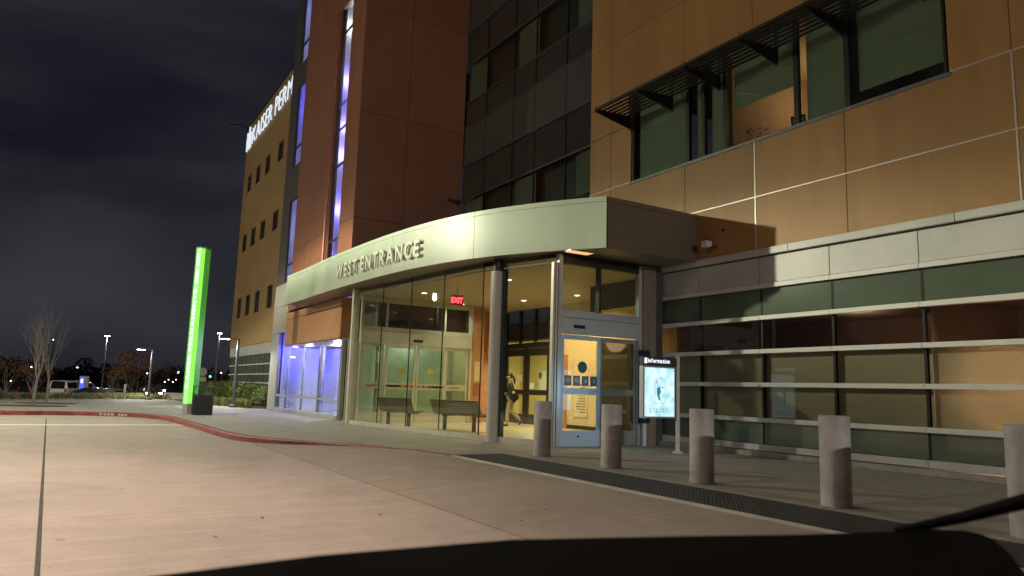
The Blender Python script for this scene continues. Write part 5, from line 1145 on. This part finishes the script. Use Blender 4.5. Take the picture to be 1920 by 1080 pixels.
# vehicles
WIN = mat('car_window', (0.012, 0.014, 0.016), 0.06, coat=0.5); TAIL = mat('tail_lamp', (0.35, 0.01, 0.012), 0.25, emit=(1, .05, .08), es=0.08); RIM = mat('rim', (0.4, 0.4, 0.42), .3, metal=.8)
def vehicle(name, label, cat, loc, ang, paint, L, Wd, st, heads=None, group=None):
    # st: stations (x, z_low, z_belt, z_roof, half_belt, half_roof) nose at +x
    t = thing(name, label, cat, loc, ang, group); b = MB(); n = len(st)
    for (x, zl, zb, zr, hb, hr) in st:
        b.v += [(x, -hb*.96, zl), (x, -hb, (zl+zb)/2), (x, -hb*.985, zb), (x, -hr, zr-.05 if zr > zb+.1 else zr), (x, -hr*.8, zr), (x, hr*.8, zr), (x, hr, zr-.05 if zr > zb+.1 else zr), (x, hb*.985, zb), (x, hb, (zl+zb)/2), (x, hb*.96, zl)]
    for i in range(n-1):
        for j in range(9): b.f.append([i*10+j, (i+1)*10+j, (i+1)*10+j+1, i*10+j+1])
        b.f.append([i*10+9, (i+1)*10+9, (i+1)*10, i*10])
    b.f.append(list(range(9, -1, -1))); b.f.append([(n-1)*10+j for j in range(10)])
    smooth_angle(b.build('body', paint, t), 35)
    for i in range(n-1):
        a, c = st[i], st[i+1]
        if a[3] > a[2]+.12 and c[3] > c[2]+.12:
            for s_ in (-1, 1):
                q = MB(); f0, f1 = .10, .86; e_ = .012
                def pt(S_, f): return (S_[0], s_*(S_[4]*.985+(S_[5]-S_[4]*.985)*f+e_), S_[2]+(S_[3]-.05-S_[2])*f)
                A, B, C_, D_ = [Vector(pt(a, f0)), Vector(pt(c, f0)), Vector(pt(c, f1)), Vector(pt(a, f1))]; m_ = (A+B+C_+D_)/4
                q.face([m_+(v-m_)*.93 for v in (A, B, C_, D_)]); q.build('side_window', WIN, t)
    # windscreen and rear screen
    for (i, j) in ((0, 1), (n-1, n-2)):
        pass
    cab = [k for k in range(n) if st[k][3] > st[k][2]+.12]
    for k, nb in ((cab[0], cab[0]-1), (cab[-1], cab[-1]+1)):
        if 0 <= nb < n:
            a, c = st[k], st[nb]; q = MB(); dx = .012*(1 if nb > k else -1)
            q.face([(a[0]+dx, -a[5]*.86, a[3]-.04), (a[0]+dx, a[5]*.86, a[3]-.04), (c[0]+dx*1.5, c[4]*.8, c[3]+.02), (c[0]+dx*1.5, -c[4]*.8, c[3]+.02)]); q.build('windscreen' if nb > k else 'rear_window', WIN, t)
        else:
            a = st[k]; q = MB(); x_ = a[0]-.012; q.face([(x_, -a[5]*.85, a[3]-.1), (x_, a[5]*.85, a[3]-.1), (x_, a[4]*.85, a[2]+.05), (x_, -a[4]*.85, a[2]+.05)]); q.build('rear_window', WIN, t)
    for x_ in (st[0][0]+L*.19, st[-1][0]-L*.20):
        for s_ in (-1, 1):
            w_ = MB().tube((x_, s_*(Wd/2-.22), .33), (x_, s_*(Wd/2-.01), .33), .33, n=20).build('wheel', RUBBER, t); MB().tube((x_, s_*(Wd/2-.02), .33), (x_, s_*(Wd/2+.005), .33), .2, n=14).build('rim', RIM, w_)
    for s_ in (-1, 1):
        MB().box(st[0][0]-.02, s_*(Wd/2-.26), st[0][2]-.28, st[0][0]+.03, s_*(Wd/2-.05), st[0][2]+.05).build('tail_lamp', TAIL, t)
        MB().box(st[-1][0]-.05, s_*(Wd/2-.42), .62, st[-1][0]+.02, s_*(Wd/2-.1), .76).build('headlight', heads or mat('headlight_off', (.6, .62, .65), .1), t)
        MB().box(.7, s_*(Wd/2-.02), 1.0, .85, s_*(Wd/2+.16), 1.12).build('mirror', paint, t)
    return t
WPAINT = mat('white_paint', (0.80, 0.81, 0.80), 0.25, var=.03, coat=.6); DPAINT = mat('dark_paint', (0.035, 0.037, 0.042), 0.25, coat=.6); GPAINT = mat('grey_paint', (0.22, 0.22, 0.23), 0.25, coat=.6)
van_st = [(-2.5, .3, 1.0, 1.0, .9, .75), (-2.42, .25, 1.02, 1.74, .98, .78), (-1.2, .22, 1.0, 1.80, 1.0, .80), (.2, .22, .98, 1.78, 1.0, .80), (.9, .22, .97, 1.66, .99, .76), (1.55, .22, 1.0, 1.02, .97, .86), (2.3, .25, .82, .82, .9, .72), (2.5, .32, .68, .68, .78, .6)]
sed_st = [(-2.3, .3, .92, .92, .82, .72), (-2.1, .24, .98, 1.0, .9, .8), (-1.75, .22, .98, 1.08, .92, .74), (-.8, .22, .96, 1.43, .93, .66), (.25, .22, .95, 1.45, .93, .66), (1.05, .22, .96, 1.05, .93, .8), (1.95, .25, .80, .82, .88, .75), (2.3, .3, .62, .64, .72, .6)]
p = at(146, 725, 80)
vehicle('parked_van', 'white minivan parked beyond the hedge', 'van', (p.x, p.y, -0.90), rad(50), WPAINT, 5.0, 2.0, van_st, group=None)
p = at(86, 725, 96); vehicle('parked_car', 'dark car parked left of the white minivan', 'car', (p.x, p.y, LOTZ), rad(40), DPAINT, 5.0, 2.0, van_st, group='cars parked beyond the hedge')
p = at(183, 735, 62); vehicle('parked_car', 'dark car parked between the white minivan and the pale car', 'car', (p.x, p.y, LOTZ), rad(45), DPAINT, 4.6, 1.86, sed_st, group='cars parked beyond the hedge')
p = at(215, 735, 60); vehicle('parked_car', 'pale grey car parked behind the thin sapling', 'car', (p.x, p.y, LOTZ), rad(40), GPAINT, 4.6, 1.86, sed_st, group='cars parked beyond the hedge')
HL = emis('headlight_on', (.75, .85, 1.0), 40)
p = at(284, 716, 92); vehicle('moving_car', 'car with bright bluish headlights in the distance', 'car', (p.x, p.y, LOTZ), math.atan2(-p.y, -p.x)+.15, DPAINT, 4.6, 1.86, sed_st, HL)
p = at(300, 716, 120); vehicle('moving_car', 'farther car with white headlights right of the nearer headlights', 'car', (p.x, p.y, LOTZ), math.atan2(-p.y, -p.x), DPAINT, 4.6, 1.86, sed_st, emis('headlight_warm', (1, .85, .7), 26))
# traffic signals, road sign, kiosk, distant lamps
for (px, py, lab) in ((334, 698, 'distant traffic signal showing teal green left of the pylon'), (394, 706, 'distant traffic signal showing teal green right of the pylon')):
    p = at(px, py, 150); t = thing('traffic_signal', lab, 'signal', (p.x, p.y, LOTZ), math.atan2(p.x, p.y)*-1); h = p.z-LOTZ
    MB().tube((0.6, 0, 0), (0.6, 0, h+.8), .09, .06, 8).build('pole', POLEM, t); MB().tube((0.6, 0, h+.75), (0, 0, h+.75), .04, n=6).build('arm', POLEM, t)
    MB().box(-.2, -.05, h-.25, .2, .2, h+.85).build('housing', BLACKM, t)
    for k, M_ in ((0, emis('signal_green', (0.05, 1.0, 0.72), 22)), (1, mat('lens_amber', (.05, .03, .005), .3)), (2, mat('lens_red', (.05, .005, .005), .3))): MB().tube((0, -.06, h+k*.32), (0, -.1, h+k*.32), .15, n=14).build('lens', M_, t)
p = at(380, 697, 62); t = thing('road_sign', 'back of a round grey road sign on a post by the shrubs', 'sign', (p.x, p.y, LOTZ), -.15); h = p.z-LOTZ
SGB = mat('sign_back', (.30, .30, .29), .5, metal=.3); MB().tube((0, 0.03, 0), (0, 0.03, h+.3), .03, n=8).build('post', SGB, t)
b = MB(); b.prism([(.34*math.cos(rad(22.5+45*k)), .34*math.sin(rad(22.5+45*k))) for k in range(8)], -.01, .01); o = b.build('sign_plate', SGB, t); o.rotation_euler = (rad(90), 0, 0); o.location = (0, 0, h)
MB().box(-.3, -.01, h-.75, .3, .01, h-.4).build('lower_plate', SGB, t)
p = at(158, 712, 72); t = thing('charging_kiosk', 'slim kiosk with a blue lit face behind the white minivan', 'kiosk', (p.x, p.y, LOTZ)); h = 2.3
MB().box(-.35, -.12, 0, .35, .12, h).build('cabinet', mat('kiosk_body', (.3, .3, .36), .4), t, bevel=.02); MB().box(-.30, -.135, h-1.1, 0.02, -.121, h-.1).build('lit_face', emis('kiosk_blue', (.12, .16, 1.0), 1.0), t); MB().box(-.26, -.14, h-.6, -.08, -.136, h-.25).build('mark', emis('kiosk_white', (.8, .9, 1), 1.4), t)
for i, (px, py, D, c) in enumerate(((20, 714, 170, (1, .8, .5)), (59, 688, 160, (.9, 1, .9)), (100, 637, 190, (.8, .9, 1)), (145, 689, 180, (.9, 1, .9)), (276, 700, 140, (.95, 1, 1)), (316, 712, 190, (1, .8, .6)), (324, 716, 170, (1, 1, 1)), (330, 712, 200, (1, .7, .5)), (309, 716, 160, (1, .9, .8)), (415, 699, 150, (.9, .95, 1)))):
    p = at(px, py, D); t = thing('distant_lamp', ['faint amber lamp at the far left edge', 'small lamp left of the bare trees', 'tiny lamp seen through the nearest bare tree', 'tiny lamp above the minivan', 'small lamp just left of the lamp post', 'dim orange lamp beyond the low wall', 'white lamp beyond the low wall', 'reddish lamp just left of the signal', 'warm lamp right of the headlights', 'white lamp by the corner of the tan wing'][i], 'lamp', (p.x, p.y, LOTZ)); h = max(p.z-LOTZ, .8)
    MB().tube((0, 0, 0), (0, 0, h), .06, n=6).build('pole', POLEM, t); MB().lathe([(.05, -.1), (.14, 0), (.05, .1)], 8, (0, 0, h)).build('lens', emis('far_lamp_%d' % i, c, 9), t)
# dark tree belt on the horizon
rnd = random.Random(9); b = MB(); FARG = mat('far_foliage', (0.02, 0.022, 0.018), 0.9, var=.3, scale=.2)
for k in range(110):
    a = rad(-14+k*0.32); D = rnd.uniform(215, 250); c = (D*math.sin(a), D*math.cos(a), rnd.uniform(-.5, 2.2))
    leaf_blob(b, c, (3.2, 3, rnd.uniform(2.2, 4.5)), 150, rnd, 0.75)
ob = b.build('tree_belt', FARG); ob['kind'] = 'stuff'; ob['label'] = 'dark belt of far trees along the horizon'

# ================================================================== OWN CAR (dashboard edge, pillar)
car = thing('car_interior', 'dark dashboard and curved pillar of the car the view is taken from', 'car', (0, 0, 0.3), world=True)
DASH = mat('dash_vinyl_shaded', (0.0035, 0.0028, 0.0022), 0.95, spec=0.04, var=.2, scale=20, bump=.1)  # near black tone stands in for the shade of the car roof
az_el = [(-30, -15.5, .93), (-8, -14.0, .95), (5.3, -12.95, .955), (17.6, -12.05, .985), (31.9, -10.9, 1.07), (45.5, -9.95, 1.16), (52.9, -9.25, 1.20), (60.2, -8.25, 1.256)]
edge = [Vector((r*math.sin(rad(a)), r*math.cos(rad(a)), HC+r*math.tan(rad(e)))) for a, e, r in az_el]
edge += [Vector((1.10, 1.10/math.tan(rad(a)), HC+1.10/math.sin(rad(a))*math.tan(rad(e)))) for a, e in ((61.5, -8.05), (62.8, -7.9), (63.8, -8.0), (64.6, -8.35), (65.3, -9.0), (66.0, -9.95), (66.8, -11.3), (69, -14))]
b = MB(); n = len(edge)
for k, p in enumerate(edge):
    q = Vector((p.x*.42, p.y*.42, p.z-.03)); b.v += [(p.x*1.015, p.y*1.015, p.z-.25), tuple(p+Vector((0, 0, -.008))), (p.x*.985, p.y*.985, p.z), tuple(q), (q.x, q.y, .45)]
for k in range(n-1):
    for j in range(4): b.f.append([k*5+j, (k+1)*5+j, (k+1)*5+j+1, k*5+j+1])
smooth_angle(b.build('dashboard', DASH, car), 30)
MB().path([(1.07, .645, .962), (1.095, .56, .994), (1.105, .475, 1.030), (1.11, .36, 1.085), (1.10, .1, 1.25), (1.0, -.35, 1.45)], [.006, .008, .0105, .014, .02, .025], 10).build('pillar', mat('pillar_trim', (.005, .0042, .0035), .8, spec=.1), car, smooth=True)
MB().box(1.12, -1.2, .30, 1.2, .38, .88).build('door_panel', DASH, car, bevel=.02)

for o in S.objects:
    if o.get('wo') is not None: del o['wo']
